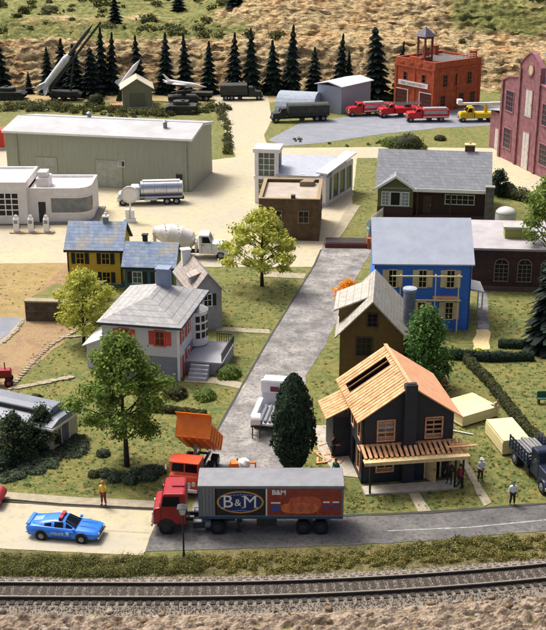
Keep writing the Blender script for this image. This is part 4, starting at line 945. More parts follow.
# ---------------------------------------------------------------- walls, pits, fences
STN = brick('rubble_stone', '#6a5a45', '#4d4234', '#332b23', .6, .3)
A = P(26,321); t = thing('stone_wall', 'dark rubble retaining wall beside the dirt track', 'wall', A, -4)
mb = MB(); mb.box(0,0,0,4.2,.8,1.9); mb.build('wall_face', STN, t); mb = MB(); mb.box(-.05,-.06,1.9,4.25,.86,2.05); mb.build('coping', M('stone_coping', '#9a8f70'), t)
eb = MB(); eb.xy([(0,.86),(4.2,.86),(6.5,7),(1.5,5.5)], .05, 1.85); eb.build('earth_fill', LAWN, t)
A = P(325,248); t = thing('loading_dock', 'low dark red brick dock with black top at the end of the village street', 'dock', A, -3)
mb = MB(); mb.box(0,0,0,5.0,2.2,.55); mb.build('dock_wall', M('red_brown', '#6e3527', '#532a20'), t)
mb = MB(); mb.box(.12,.12,.55,4.6,2.1,.62); mb.build('dock_top', M('soot', '#2b2220'), t)  # near-black brown over the whole dock top
mb = MB(); mb.box(4.72,-.1,0,5.0+.12,2.3,1.2); mb.build('orange_end', M('orange_brick_end', '#b5552c'), t)
t = thing('picket_fence', 'short white picket fence beside the brown house', 'fence', P(367,232), 68)
mb = MB()
for i in range(16): mb.box(i*.42,0,0,i*.42+.16,.06,1.35)
mb.build('pickets', TRIM, t); mb = MB(); mb.box(0,.06,.35,6.5,.12,.45); mb.box(0,.06,.95,6.5,.12,1.05); mb.build('rail', TRIM, t)
t = thing('paddling_pool', 'round pale teal pool beside the picket fence', 'pool', P(377,232))
mb = MB(); mb.cyl((0,0,0),(0,0,.6),1.25,n=24); mb.build('pool_wall', M('pale_teal', '#9db8b0'), t); mb = MB(); mb.cyl((0,0,.6),(0,0,.62),1.1,n=24); mb.build('water_surface', M('pool_water', '#5c9088', rough=.1), t)
t = thing('red_container', 'bright red container partly cut off at the left edge', 'container', P(-26,150), 2)
mb = MB(); mb.box(0,0,.35,4.6,2.4,3.0); mb.build('body', M('bright_red', '#d23a28', '#bf3020', rough=.5), t)
mb = MB(); mb.box(-.05,-.05,0,4.65,2.45,.35); mb.build('base_rail', TRIM, t)
mb = MB()
for i in range(12): mb.box(.2+i*.37,-.05,.5,.34+i*.37,0,2.9)
mb.build('ribs', MC['bright_red'], t)
# ================================================================ railway
t = thing('railway_track', 'curved model railway track on grey ballast along the front', 'railway track', (0, 61, 0))
def tp(x, off=0, z=0):
    y = trk(x); dx = .05; s = (trk(x+dx)-trk(x-dx))/(2*dx); L = math.hypot(1, s); return Vector((x - s/L*off, y + off/L - 61, z))
XS = [-24 + i*.6 for i in range(82)]
for sgn in (-1, 1):
    mb = MB()
    for w_, z0, z1 in ((.09, .30, .33), (.035, .33, .46), (.045, .46, .52)):
        V = []; 
        for x in XS: V += [tp(x, sgn*.74-w_, z0), tp(x, sgn*.74+w_, z0), tp(x, sgn*.74+w_, z1), tp(x, sgn*.74-w_, z1)]
        mb.add(V, [(4*i+a, 4*i+b, 4*i+4+b, 4*i+4+a) for i in range(len(XS)-1) for a, b in ((0,1),(1,2),(2,3),(3,0))], 1 if z1 > .5 else 0)
    mb.build('rail', [M('rusty_rail', '#2d2520', var=.3), M('rail_head', '#8f897e', metal=.3, rough=.5)], t)
sp = MB(); sp.box(-.14,-1.25,.16,.14,1.25,.30); slp = sp.build('sleeper', M('dark_sleeper', '#3a332c', '#2a2520', rough=.9), t)
for i in range(78):
    x = -20.5 + i*.53
    o = slp if i == 0 else slp.copy()
    if i: COL.objects.link(o); o.parent = t
    o.location = tp(x); o.rotation_euler = (0, 0, math.atan((trk(x+.05)-trk(x-.05))/.1) + rnd.uniform(-.015,.015))
bm_ = MB(); V = []
prof = [(-2.1,0),(-1.3,.22),(1.3,.27),(2.1,0)]
for x in XS:
    for o_, z in prof: V.append(tp(x, o_, z) + Vector((0,61,0)))
bm_.add(V, [(4*i+a, 4*i+a+1, 4*i+5+a, 4*i+4+a) for i in range(len(XS)-1) for a in range(3)])
rnd.seed(11)
for i in range(26000):
    x = rnd.uniform(-19, 20); off = rnd.gauss(0, 1.05)
    if abs(off) > 2.3: continue
    z = .265 if abs(off) < .7 else .22 if abs(off) < 1.45 else max(.02, .24*(1-(abs(off)-1.45)/.65))
    p = tp(x, off, z) + Vector((0,61,0)); s = rnd.uniform(.035,.075)
    a = rnd.uniform(0, 3.1); u = Vector((math.cos(a),math.sin(a),rnd.uniform(-.3,.3)))*s; v_ = Vector((-math.sin(a),math.cos(a),rnd.uniform(-.3,.3)))*s*.8
    bm_.add([p-u, p-v_, p+u, p+v_, p+Vector((0,0,s*.9))], [(0,1,4),(1,2,4),(2,3,4),(3,0,4)], rnd.choice((0,1,2,0)))
tag(bm_.build('ballast', [M('ballast_grey', '#8d8577', '#6f675b', rough=.95, scale=5), M('ballast_light', '#aaa294'), M('ballast_dark', '#5f564b')]), kind='stuff')

# ================================================================ vehicles (x forward, y left)
def wheel(root, x, y, r=.48, w=.26, rim=None, hub=True):
    s = 1 if y > 0 else -1
    mb = MB(); mb.cyl((x,y-w/2,r),(x,y+w/2,r), r, n=20); mb.cyl((x,y-w/2-.02,r),(x,y+w/2+.02,r), r*.86, n=20); o = mb.build('wheel', TYRE, root)
    if hub:
        mb = MB(); mb.cyl((x,y+s*(w/2+.0),r),(x,y+s*(w/2+.035),r), r*.56, r*.5, 14); mb.cyl((x,y+s*(w/2+.035),r),(x,y+s*(w/2+.07),r), r*.2, n=8)
        mb.build('rim', rim or GREY, o)
    return o
def duals(root, x, hw, r=.48, rim=None):
    for s in (-1, 1): wheel(root, x, s*(hw-.22), r, .44, rim)
def cabs(root, mat, xf, hl, hw, zb, zh, zr, cl, glass=GLASS, roofm=None, lights=True, visor=False, grille=None, rake=.35, open_=False, bumper=None, r=.5, fend=True):
    """hooded or short-nosed cab: bonnet, glass, grille, lamps, bumper, fenders"""
    xb = xf-hl; xr = xb-rake; xk = xb-cl; zm = zh+.05
    mb = MB(); nz = min(.25, hl*.4)
    mb.xz([(xf,zb),(xf,zh-.28),(xf-nz*.5,zh-.06),(xf-nz,zh),(xb,zm),(xr,zr-.08),(xr-.12,zr),(xk+.12,zr),(xk,zr-.1),(xk,zb)], -hw if hl < .7 else -hw*.86, hw if hl < .7 else hw*.86)
    c = mb.build('cab', mat, root, .07)
    W = (hw if hl < .7 else hw*.86)
    n_ = Vector((zr-.08-zm, 0, xb-xr)).normalized()*.015
    def pt(f, y): return (xb+(xr-xb)*f+n_.x, y, zm+(zr-.08-zm)*f+n_.z)
    g = MB()
    for s in (-1, 1): g.add([pt(.14, s*.05), pt(.14, s*(W-.12)), pt(.86, s*(W-.16)), pt(.86, s*.05)], [(0,1,2,3)])
    g.build('windscreen', glass, c)
    for s in (-1, 1):
        q = MB(); k = .012
        q.xz([(xb-.12,zm+.08),(xr-.02,zr-.2),(xk+.38,zr-.2),(xk+.38,zm+.08)], s*(W+.002), s*(W+k)); q.build('side_window', glass, c)
        d = MB(); d.box(xk+.3, s*W-(.0 if s > 0 else .02), zb+.15, xk+.32, s*W+(.02 if s > 0 else 0), zr-.15); d.box(xb-.06, s*W-(.0 if s > 0 else .02), zb+.15, xb-.04, s*W+(.02 if s > 0 else 0), zm); d.box(xk+.4, s*W-(.0 if s > 0 else .05), zm-.2, xk+.58, s*W+(.05 if s > 0 else 0), zm-.15); d.build('door_trim', DGREY, c)
        if lights:
            h = MB(); h.cyl((xf-.02, s*W*.74, zh-.5),(xf+.09, s*W*.74, zh-.5), .15, n=12); h.build('headlight', M('lamp_glass', '#dcdccf', rough=.2), root)
        m_ = MB(); m_.cyl((xb-.1,s*W,zm+.3),(xb-.0,s*(W+.28),zm+.35), .02, n=5); m_.box(xb-.04,s*(W+.28)-.06,zm+.2,xb-.0,s*(W+.28)+.06,zm+.55); m_.build('wing_mirror', CHROME, root)
    gr = MB()
    for i in range(5): gr.box(xf, -W*.5, zb+.15+i*(zh-zb-.6)/5, xf+.03, W*.5, zb+.22+i*(zh-zb-.6)/5)
    gr.box(xf-.004,-W*.52,zb+.1,xf+.012,W*.52,zh-.4); gr.build('grille', grille or DGREY, root)
    bp_ = MB(); bp_.box(xf+.04,-hw,zb-.12,xf+.17,hw,zb+.12); bp_.build('bumper', bumper or CHROME, root, .03)
    if fend and hl >= .7:
        for s in (-1, 1):
            fx = xf - .55; f = MB(); n = 9
            pts = [(fx+(r+.16)*math.cos(math.pi*i/n)*1.1, zb-.05+(r+.12)*math.sin(math.pi*i/n)*.85+.0) for i in range(n+1)]
            f.xz(pts, s*(hw-.02), s*hw*.55) if s > 0 else f.xz(pts, s*hw*.55, s*(hw-.02)); f.build('fender', mat, root, .04)
    return c
def chassis(root, x0, x1, z=.62, hw=.42, mat=None):
    mb = MB(); mb.box(x0,-hw,z,x1,-hw+.12,z+.22); mb.box(x0,hw-.12,z,x1,hw,z+.22)
    k = 5
    for i in range(k): x = x0 + (x1-x0)*(i+.2)/k; mb.box(x,-hw+.12,z+.03,x+.15,hw-.12,z+.18)
    mb.box((x0+x1)/2-.4, -1.0, z-.22, (x0+x1)/2+.4, -hw-.02, z+.2); mb.box((x0+x1)/2-.4, hw+.02, z-.22, (x0+x1)/2+.4, 1.0, z+.2)
    mb.build('chassis', mat or DGREY, root)

# ---- blue police car
PB = M('police_blue', '#2f7fe0', '#2a74d2', rough=.32, scale=.8)
a = Vector((*P(41,534),0)); b_ = Vector((*P(81,537.5),0)); d = (b_-a).normalized(); lf = Vector((-d.y,d.x,0)); c = (a+b_)/2 + lf*.1 + Vector((.3,0,0))
t = thing('police_car', 'bright blue fastback police car with red roof light on the pale road', 'police car', (c.x+.0, c.y), math.degrees(math.atan2(d.y,d.x)))
secs = [  # x, half width low, z low, half width shoulder, z shoulder, half width deck, z deck
 (-2.35,.70,.42,.80,.70,.72,.92),(-2.25,.80,.30,.88,.72,.78,.98),(-1.7,.86,.27,.93,.74,.80,1.00),(-1.0,.87,.26,.93,.74,.80,.98),(0,.87,.26,.92,.73,.80,.95),(.7,.87,.26,.92,.72,.80,.92),(1.5,.86,.27,.91,.70,.76,.87),(2.15,.82,.32,.86,.66,.70,.80),(2.38,.72,.42,.76,.62,.62,.70)]
mb = MB(); V = []; n = 10
for x,wl,zl,ws,zs,wd_,zd in secs:
    hp = [(wl,zl),(ws,(zl+zs)/2),(ws,zs),(wd_,zd-.02),(wd_*.5,zd+.03)]
    V += [(x,y,z) for y,z in hp] + [(x,-y,z) for y,z in reversed(hp)]
F = [(i*n+j,i*n+(j+1)%n,(i+1)*n+(j+1)%n,(i+1)*n+j) for i in range(len(secs)-1) for j in range(n)] + [tuple(range(n-1,-1,-1)), tuple(range((len(secs)-1)*n, len(secs)*n))]
mb.add(V, F, 0, True); bd = mb.build('body', PB, t, .02)
cb = [( -2.1,.70,.97,.60,.99),(-1.3,.74,.95,.60,1.16),(-.55,.76,.95,.58,1.30),(.15,.76,.94,.56,1.32),(.95,.74,.90,.62,.93)]
mb = MB(); V = []
for x,wb,zb,wt,zt in cb: V += [(x,wb,zb),(x,wt,zt-.02),(x,wt*.6,zt+.02),(x,-wt*.6,zt+.02),(x,-wt,zt-.02),(x,-wb,zb)]
F = [(i*6+j,i*6+j+1,(i+1)*6+j+1,(i+1)*6+j) for i in range(4) for j in range(5)] + [(5,4,3,2,1,0), tuple(range(24,30))]
mb.add(V, F, 0, True); rf_ = mb.build('roof', PB, t)
def on(i, j, f, e=.015):  # quad on roof faces between section i and i+1, strip j..j+1
    A = Vector(V[i*6+j]); B = Vector(V[i*6+j+1]); C_ = Vector(V[(i+1)*6+j+1]); D = Vector(V[(i+1)*6+j]); cc = (A+B+C_+D)/4
    nn = (B-A).cross(D-A).normalized(); 
    if nn.dot(cc - Vector((cc.x,0,.9))) < 0: nn = -nn
    return [cc+(q-cc)*f+nn*e for q in (A,B,C_,D)]
q = MB(); 
for j in (1,2,3): q.add(on(3, j, .93 if j == 2 else .9), [(0,1,2,3)])
q.build('windscreen', GLASS, rf_)
for j in (0, 4):
    q = MB(); q.add(on(2, j, .82), [(0,1,2,3)]); q.add(on(1, j, .6), [(0,1,2,3)]); q.add(on(3, j, .7), [(0,1,2,3)]); q.build('side_window', GLASS, rf_)
q = MB(); q.add(on(0, 2, .8), [(0,1,2,3)]); q.build('rear_window', M('bluish_glass', '#8fb0d6', rough=.2), rf_)
q = MB(); q.box(-.25,-.5,1.33,-.02,.5,1.40); lb = q.build('light_bar', DGREY, t)
q = MB(); q.box(-.24,-.48,1.40,-.03,-.05,1.52); q.box(-.24,.05,1.40,-.03,.48,1.52); q.build('red_lamp', M('red_lens', '#c3202a', rough=.3), lb)
sp_ = MB(); sp_.box(-2.38,-.72,1.0,-2.15,.72,1.06); sp_.box(-2.3,-.6,.94,-2.2,-.5,1.0); sp_.box(-2.3,.5,.94,-2.2,.6,1.0); sp_.build('spoiler', PB, t)
for s in (-1,1):
    for i, x in enumerate((-1.33, 1.33)):
        ar = MB(); ar.cyl((x, s*.80, .36),(x, s*.935, .36), .42, n=20); ar.build('wheel_arch', BLACK, t)
        wheel(t, x, s*.84, .335, .22, GREY)
    h = MB(); h.cyl((2.33,s*.52,.60),(2.41,s*.52,.60), .10, n=10); h.build('headlight', M('lamp_glass', '#dcdccf', rough=.2), t)
    tl = MB(); tl.box(-2.39,s*.6-.12,.68,-2.33,s*.6+.12,.80); tl.build('tail_light', MC['red_lens'], t)
    text('POLICE', .2, WHITE, t, (-.25, s*.932, .60), (R(90),0,0 if s < 0 else R(180)), sx=1.3)
    sh = MB(); sh.xz([(.32,.74),(.52,.74),(.52,.62),(.42,.52),(.32,.62)], s*.925, s*.938); sh.build('door_badge', TRIM, t)
for s in (-1, 1):
    q = MB(); y0, y1 = sorted((s*.86, s*.934))
    for x in (-.62, .62): q.box(x, y0, .36, x+.025, y1, .74)
    q.box(-.62, y0, .355, .645, y1, .37); q.build('door_seam', M('seam_blue', '#1b4c8f'), t)
    q = MB(); q.box(-.5, min(s*.9, s*.95), .66, -.36, max(s*.9, s*.95), .69); q.build('door_handle', CHROME, t)
    q = MB(); q.box(.75, min(s*.80, s*1.0), .92, .9, max(s*.80, s*1.0), 1.03); q.build('wing_mirror', PB, t)
q = MB(); q.box(1.0,-.32,.935,2.1,-.28,.945); q.box(1.0,.28,.935,2.1,.32,.945); q.build('bonnet_crease', MC['seam_blue'], t)
q = MB(); q.box(2.36,-.4,.5,2.40,.4,.68); q.build('grille', BLACK, t); q = MB(); q.box(2.34,-.78,.36,2.46,.78,.46); q.build('front_bumper', CHROME, t, .02)
q = MB(); q.box(-2.44,-.78,.42,-2.34,.78,.54); q.build('rear_bumper', CHROME, t, .02)

# ---- tractor and box trailer
RC = M('cab_red', '#a3202a', '#8c1a22', rough=.4); SIL = M('trailer_grey', '#7f8488', '#6f7478', rough=.5, stretch=(4,1,1)); 
c = P(254, 520); t = thing('box_trailer_truck', 'red tractor with grey box trailer carrying B&M baked bean signs on the dark road', 'truck', (c[0], c[1]-.75), 180)
# x forward = towards the left of the photo; right side (y>0 in world front) faces the camera
FX = 6.45
c_ = cabs(t, RC, FX, .45, 1.15, .75, 1.95, 3.0, 1.65, rake=.22, grille=DGREY)
am = MB(); am.box(FX-2.0,-.2,3.0,FX-1.2,.2,3.08); am.build('roof_hatch', RC, c_)
chassis(t, 1.2, FX-.6); mb = MB(); mb.cyl((FX-2.6,.7,.6),(FX-3.7,.7,.6), .3, n=12); mb.cyl((FX-2.6,-.7,.6),(FX-3.7,-.7,.6), .3, n=12); mb.build('fuel_tank', GREY, t)
for x in (FX-.85,): [wheel(t, x, s*.98, .5, .3, DGREY) for s in (-1,1)]
for x in (2.3,): duals(t, x, 1.15, .5, DGREY)
for s in (-1, 1): fm = MB(); fm.xz([(FX-.85+.62*math.cos(math.pi*i/8), .62+.6*math.sin(math.pi*i/8)) for i in range(9)], *sorted((s*.86, s*1.16))); fm.build('fender', BLACK, t)
X0, X1_, Z0, Z1 = -5.75, 3.5, 1.4, 3.5
tr = MB(); tr.box(X0,-1.2,Z0,X1_,1.2,Z1); tr = tr.build('trailer', SIL, t)
rf = MB(); rf.yz([(-1.24,Z1+.002),(1.24,Z1+.002),(1.24,Z1+.12),(.8,Z1+.26),(0,Z1+.3),(-.8,Z1+.26),(-1.24,Z1+.12)], X0-.04, X1_+.04); rf.build('trailer_roof', M('light_grey_roof', '#83868a', '#74777b', rough=.5), tr, .03)
sk = MB(); sk.box(X0,-1.22,Z0-.18,X1_,1.22,Z0-.003); sk.build('blue_skirt', M('skirt_blue', '#2f4a66'), tr)
co = MB()
for x in (X0,X1_-.1): 
    for y in (-1.23,1.13): co.box(x-.01,y,Z0,x+.11,y+.1,Z1)
for i in range(5): co.box(X1_-.25-i*.22,1.2,Z0+.05,X1_-.2-i*.22,1.225,Z1-.05)
co.build('corner_post', M('post_grey', '#6b7074'), tr)
for x in (-4.35,-3.2): duals(t, x, 1.15, .48, DGREY)
lg = MB(); lg.box(.9,-.8,.15,1.05,-.65,Z0-.18); lg.box(.9,.65,.15,1.05,.8,Z0-.18); lg.box(.8,.6,.05,1.15,.85,.15); lg.box(.8,-.85,.05,1.15,-.6,.15); lg.build('landing_leg', DGREY, t)
ub = MB(); ub.box(X0+.3,-.4,Z0-.4,X1_-.4,.4,Z0-.185); ub.box(-1.5,.5,.6,-.2,1.05,Z0-.19); ub.build('underframe', DGREY, t)
for s in (1, -1):     # both sides carry the pictures; s=1 faces the camera
    Y = 1.2*s; e = s
    def qd(name, x0, x1, z0, z1, dy, mat):
        m_ = MB(); y0, y1 = sorted((Y, Y+e*dy)); m_.box(x0, y0, z0, x1, y1, z1); return m_.build(name, mat, tr)
    PX = lambda f: (X1_ - f*(X1_-X0)) if s > 0 else (X0 + f*(X1_-X0))   # f: fraction along as read from that side
    def px_(name, f0, f1, z0, z1, dy, mat): x0, x1 = sorted((PX(f0), PX(f1))); return qd(name, x0, x1, z0, z1, dy, mat)
    px_('black_panel', .115, .462, Z0+.08, Z1-.1, .025, M('panel_black', '#14161c', var=.2, rough=.5))
    px_('white_divider', .464, .474, Z0+.08, Z1-.1, .03, TRIM)
    px_('red_panel', .478, .985, Z0+.08, Z1-.1, .025, M('panel_red_brown', '#93382a', '#742c20', rough=.5, scale=2.5))
    cx = PX(.2885); cz = (Z0+Z1)/2; Ry = R(180) if s > 0 else 0
    def oval(name, rx, rz, dy, mat):
        m_ = MB(); pts = [(cx+rx*math.cos(2*math.pi*i/32), cz+rz*math.sin(2*math.pi*i/32)) for i in range(32)]; y0, y1 = sorted((Y+e*.02, Y+e*dy)); m_.xz(pts, y0, y1); m_.build(name, mat, tr)
    oval('gold_oval', 1.5, .80, .040, M('gold', '#c99a4e', '#a97f3a')); oval('blue_oval', 1.38, .70, .048, M('deep_blue', '#1f2f66', '#182450'))
    rot = (R(90), 0, R(180) if s > 0 else 0); yy = Y + e*.052
    text('B', 1.25, WHITE, tr, (cx+e*.80, yy, cz+.02), rot, bold=.0); text('&', .7, WHITE, tr, (cx+e*.16, yy, cz-.04), rot, bold=.0); text('M', 1.2, WHITE, tr, (cx-e*.62, yy, cz+.02), rot, bold=.0)
    for zz_, ww_ in ((cz+.56, .75), (cz-.57, .6)):
        bl_ = MB(); y0, y1 = sorted((Y+e*.04, Y+e*.056)); [bl_.box(cx-ww_+i*ww_*2/7, y0, zz_-.035-.02*abs(i-3), cx-ww_+(i+.7)*ww_*2/7, y1, zz_+.035-.02*abs(i-3)) for i in range(7)]; bl_.build('small_print', M('print_light_blue', '#6f8fc0'), tr)
    sf = MB(); y0, y1 = sorted((Y+e*.045, Y+e*.060))
    for x, z in ((cx+e*1.12, cz-.41),(cx+e*1.12, cz+.44),(cx-e*.20, cz-.39),(cx-e*.22, cz+.43),(cx-e*1.02, cz-.39),(cx-e*1.0, cz+.43)): sf.box(x-.13, y0, z-.02, x+.13, y1, z+.02)
    sf.build('serif', WHITE, tr)
    text('B&M', .46, WHITE, tr, (PX(.555), Y+e*.035, Z1-.36), rot, bold=.012)
    lo = MB(); y0, y1 = sorted((Y+e*.02, Y+e*.05))
    for k_, (fx, zz, rx, rz) in enumerate(((.735, Z0+.98, 1.05, .50), (.70, Z0+.62, 1.20, .38))):
        x_ = PX(fx); pts = [(x_+rx*(abs(math.cos(q))**.7)*math.copysign(1, math.cos(q)), zz+rz*(abs(math.sin(q))**.7)*math.copysign(1, math.sin(q))) for q in [2*math.pi*i/28 for i in range(28)]]; lo.xz(pts, y0, y1+e*.004*k_ if s > 0 else y1, k_)
    for k_ in range(5):
        x_ = PX(.64+.035*k_); pts = [(x_+.17*math.cos(q), Z0+.66+.33*math.sin(q)) for q in [2*math.pi*i/16 for i in range(16)]]; lo.xz(pts, y0, y1+.012+.001*k_, 2+(k_ % 2)) if e > 0 else None
    for q_ in range(26): bx_ = PX(.60+.24*rnd.random()); bz_ = Z0+.22+.14*rnd.random(); a1_, b1_ = sorted((Y+e*.02, Y+e*.046)); lo.xz([(bx_+.06*math.cos(q), bz_+.035*math.sin(q)) for q in [math.pi*i/3 for i in range(6)]], a1_, b1_, 1+(q_ % 3))
    lo.build('loaf_picture', [M('loaf_brown', '#c0603c', '#97442c', scale=4), M('loaf_orange', '#dd8048', '#b85c34', scale=4), M('slice_dark', '#b95a3c'), M('slice_light', '#c46a44')], tr)
    for f0, f1, z_, m_ in ((.50,.565,Z0+.95,WHITE),(.505,.56,Z0+.62,M('small_print_blue','#3c4c94')),(.50,.565,Z0+.42,MC['small_print_blue']),(.86,.905,Z0+1.0,WHITE),(.925,.97,Z0+1.0,WHITE),(.86,.905,Z0+.6,MC['small_print_blue']),(.925,.97,Z0+.6,MC['small_print_blue'])):
        px_('printed_mark', f0, f1, z_, z_+.10 if m_ is WHITE else z_+.2, .034, m_)

# ---- orange dump truck with raised bed, nose toward the camera
OR_ = M('dump_orange', '#f5861c', '#e07412', rough=.45); ORR = M('cab_orange_red', '#e0552c', '#c9451f', rough=.45)
c = P(196, 497); t = thing('dump_truck', 'orange dump truck with its bed tipped up behind the trailer', 'dump truck', (c[0]-.3, c[1]+2.3), -102)
cabs(t, ORR, 2.6, .35, 1.02, .7, 1.7, 2.6, 1.35, rake=.15, grille=TRIM, bumper=TRIM, fend=False)
ws = MB(); ws.box(1.15,-1.06,2.57,2.4,1.06,2.64); ws.build('cab_roof_panel', ORR, t)
chassis(t, -3.2, 2.2)
for s in (-1,1): wheel(t, 1.75, s*.95, .48, .28)
for x in (-1.3,-2.4): duals(t, x, 1.15, .48)
bd = MB(); L_ = 3.9; hw = 1.25; th_ = .1
bd.box(0,-hw,0,L_,hw,th_); bd.box(0,-hw,th_,L_,-hw+th_,1.05); bd.box(0,hw-th_,th_,L_,hw,1.05); bd.xz([(L_-th_,th_),(L_,th_),(L_+.35,1.5),(L_+.25,1.5)], -hw, hw)
bd.xz([(L_+.25,1.42),(L_+.9,1.5),(L_+.9,1.56),(L_+.25,1.5)], -hw, hw)
for i in range(5): x = .3+i*.8; bd.box(x,-hw-.06,.0,x+.1,-hw-.003,1.05); bd.box(x,hw+.003,.0,x+.1,hw+.06,1.05)
for y in (-.8, -.3, .25, .75): bd.box(L_+.003, y, 0, L_+.06, y+.08, .1); bd.box(.1, y, -.12, L_-.1, y+.1, -.003)
o_ = bd.build('tipper_bed', OR_, t); o_.location = (-3.0, 0, 1.0); o_.rotation_euler = (0, R(-38), 0)
rm = MB(); rm.cyl((-.3,.0,.8),(-.75,0,2.55), .13, n=10); rm.cyl((-.5,.0,1.6),(-.75,0,2.55), .08, n=10); rm.build('hydraulic_ram', GREY, t)

# ---- generic lorry builders
def lorry(name, label, cat, c, rot, mat, L, hl, hw, zh, zr, cl, axles, r=.46, group=None, **k):
    t = thing(name, label, cat, c, rot, group)
    cabs(t, mat, L/2, hl, hw, .62, zh, zr, cl, r=r, **k); chassis(t, -L/2+.1, L/2-.5, .55)
    fx = L/2-(.55 if hl >= .7 else .9)
    for s in (-1,1): wheel(t, fx, s*(hw-.17), r, .26)
    for x in axles: duals(t, x, hw-.02, r)
    return t
# silver tanker
LG = M('light_grey_paint', '#aeb2ba', '#9a9ea8', rough=.4)
c = P(152,203); t = lorry('tanker_truck', 'chrome tanker truck with pale cab in front of the warehouse', 'tanker truck', c, 186, M('cab_bluewhite', '#c7cbd2', rough=.4), 8.4, 1.3, 1.1, 1.55, 2.35, 1.4, (-1.9,-3.1))
tk = MB(); tk.cyl((-3.9,0,1.95),(1.35,0,1.95), .98, n=28); tk.cyl((-3.98,0,1.95),(-3.9,0,1.95), .8,.98, n=28); tk.cyl((1.35,0,1.95),(1.45,0,1.95), .98,.8, n=28)
o_ = tk.build('tank', M('polished_tank', '#c9ccd6', '#b4b8c4', metal=.85, rough=.25, scale=.5), t)
bd = MB(); 
for x in (-3.4,-1.9,-.4,1.0): bd.cyl((x,0,1.95),(x+.06,0,1.95), .995, n=28)
bd.build('tank_band', GREY, o_); md = MB(); md.box(-3.6,-.35,2.9,1.1,.35,3.0); md.build('walkway', WHITE, o_)
bs = MB(); bs.box(-3.9,-1.02,.92,1.5,1.02,1.12); bs.box(-.8,-1.05,.62,.9,-.6,.9); bs.box(-.8,.6,.62,.9,1.05,.9); bs.build('deck', LG, t)
# white cement mixer
c = P(190,259); t = lorry('mixer_truck', 'white cement mixer truck with drum behind the teal house', 'mixer truck', (c[0]-.1, c[1]+.9), -3, M('white_cab', '#e4e4e4', rough=.4), 8.2, 1.5, 1.15, 1.75, 2.75, 1.45, (-1.2,-2.4), r=.52, fend=True)
dm = MB(); ax = [(-3.9,2.95,.45),(-3.2,2.75,.85),(-2.2,2.5,1.2),(-.9,2.2,1.25),(.3,1.95,.95),(.6,1.9,.6)]
for (x0,z0,r0),(x1,z1,r1) in zip(ax, ax[1:]): dm.cyl((x0,0,z0),(x1,0,z1), r0, r1, 22, caps=False)
dm.cyl((-3.92,0,2.955),(-3.9,0,2.95), .45, .45, 22); dm.cyl((.6,0,1.9),(.62,0,1.9), .6, n=22)
o_ = dm.build('mixer_drum', M('drum_white', '#dbd6cf', '#c9c3bb', rough=.5), t)
st = MB()
for i in range(40):
    f = i/40; x = -3.0+3.2*f; z = 2.68-.7*f; rr0 = 1.0+.3*math.sin(math.pi*min(1,f*1.05)); q = i*.35
    st.box(x-.05, rr0*math.cos(q)*.98-.05, z+rr0*math.sin(q)*.98-.05, x+.05, rr0*math.cos(q)*.98+.05, z+rr0*math.sin(q)*.98+.05)
st.build('drum_fin', TRIM, o_)
ch = MB(); ch.slab([(-3.7,-.25,2.4),(-4.6,-.25,1.5),(-4.6,.25,1.5),(-3.7,.25,2.4)], .08); ch.box(-3.9,-.6,.9,-3.7,.6,2.9); ch.box(.7,-.9,.8,.9,.9,2.0); ch.build('chute', TRIM, t)

# ---- fire engines
FR = M('fire_red', '#cf2129', '#b3191f', rough=.35)
FG = 'fire engines parked on the station apron'
def engine(label, c, rot, kind, L=7.2):
    t = lorry('fire_engine', label, 'fire engine', c, rot, FR, L, 1.25, 1.12, 1.6, 2.3, 1.25, (-2.2,), r=.48, group=FG, grille=CHROME)
    mb = MB(); x1 = L/2-2.6; x0 = -L/2
    if kind == 'ladder':
        mb.box(x0,-1.1,.75,x1,1.1,1.55)
        for s in (-1,1): mb.box(x0+.2, s*1.1-.02, .85, x0+1.8, s*1.1+.02, 1.4)
        b = mb.build('body', FR, t, .04); ld = MB()
        for z in (1.95, 2.25):
            for y in (-.38,.32): ld.box(x0-.6,y,z,L/2-.6,y+.07,z+.07)
        for i in range(22): x = x0-.4+i*.33; ld.box(x,-.31,1.97,x+.05,.32,2.0); ld.box(x,-.38,2.0,x+.04,-.33,2.25); ld.box(x,.33,2.0,x+.04,.38,2.25)
        ld.build('ladder', GREY, t); tu = MB(); tu.cyl((x0+1.8,0,1.55),(x0+1.8,0,1.95), .6, n=14); tu.build('turntable', DGREY, t)
    else:
        mb.box(x0,-1.12,.7,x1,1.12,2.1); b = mb.build('body', FR, t, .05)
        for s in (-1,1):
            pn = MB(); pn.box(x0+.3, s*1.12-.02, 1.4, x1-.15, s*1.12+.03, 1.95); pn.build('silver_locker', M('silver_grey','#a7adb3', rough=.35, metal=.3), b)
            ln = MB(); ln.box(x0+.1, s*1.12-.02, .85, x1, s*1.12+.02, .98); ln.build('white_stripe', WHITE, b)
            hd = MB(); [hd.box(x0+.3+i*.95, s*1.15-.02, 1.62, x0+.32+i*.95, s*1.15+.02, 1.9) for i in range(5)]; hd.build('locker_handle', DGREY, b)
        hb = MB(); hb.box(x0+.3,-.7,2.1,x1-.2,.7,2.28); hb.build('hose_bed', M('grey_hose', '#8f9296'), b)
    lb = MB(); lb.cyl((L/2-1.9,0,2.3),(L/2-1.9,0,2.5), .14, n=8); lb.build('beacon', M('red_lens', '#c3202a'), t)
    return t
engine('red pumper engine with silver side lockers, nearest of the three red ones', P(427,121), 184, 'pump', 7.0)
engine('red ladder engine half hidden behind the nearest red engine', P(398,116), 196, 'ladder', 7.0)
engine('red engine with white cab roof farthest left beside the grey store', P(366,115), 193, 'pump', 6.6)
YL = M('yellow_paint', '#e3c21e', '#cfae14', rough=.4)
t = lorry('bucket_truck', 'bright yellow truck with long white boom partly behind the mauve factory', 'bucket truck', P(478,121), 184, YL, 6.6, 1.1, 1.1, 1.55, 2.5, 1.3, (-1.9,), grille=CHROME)
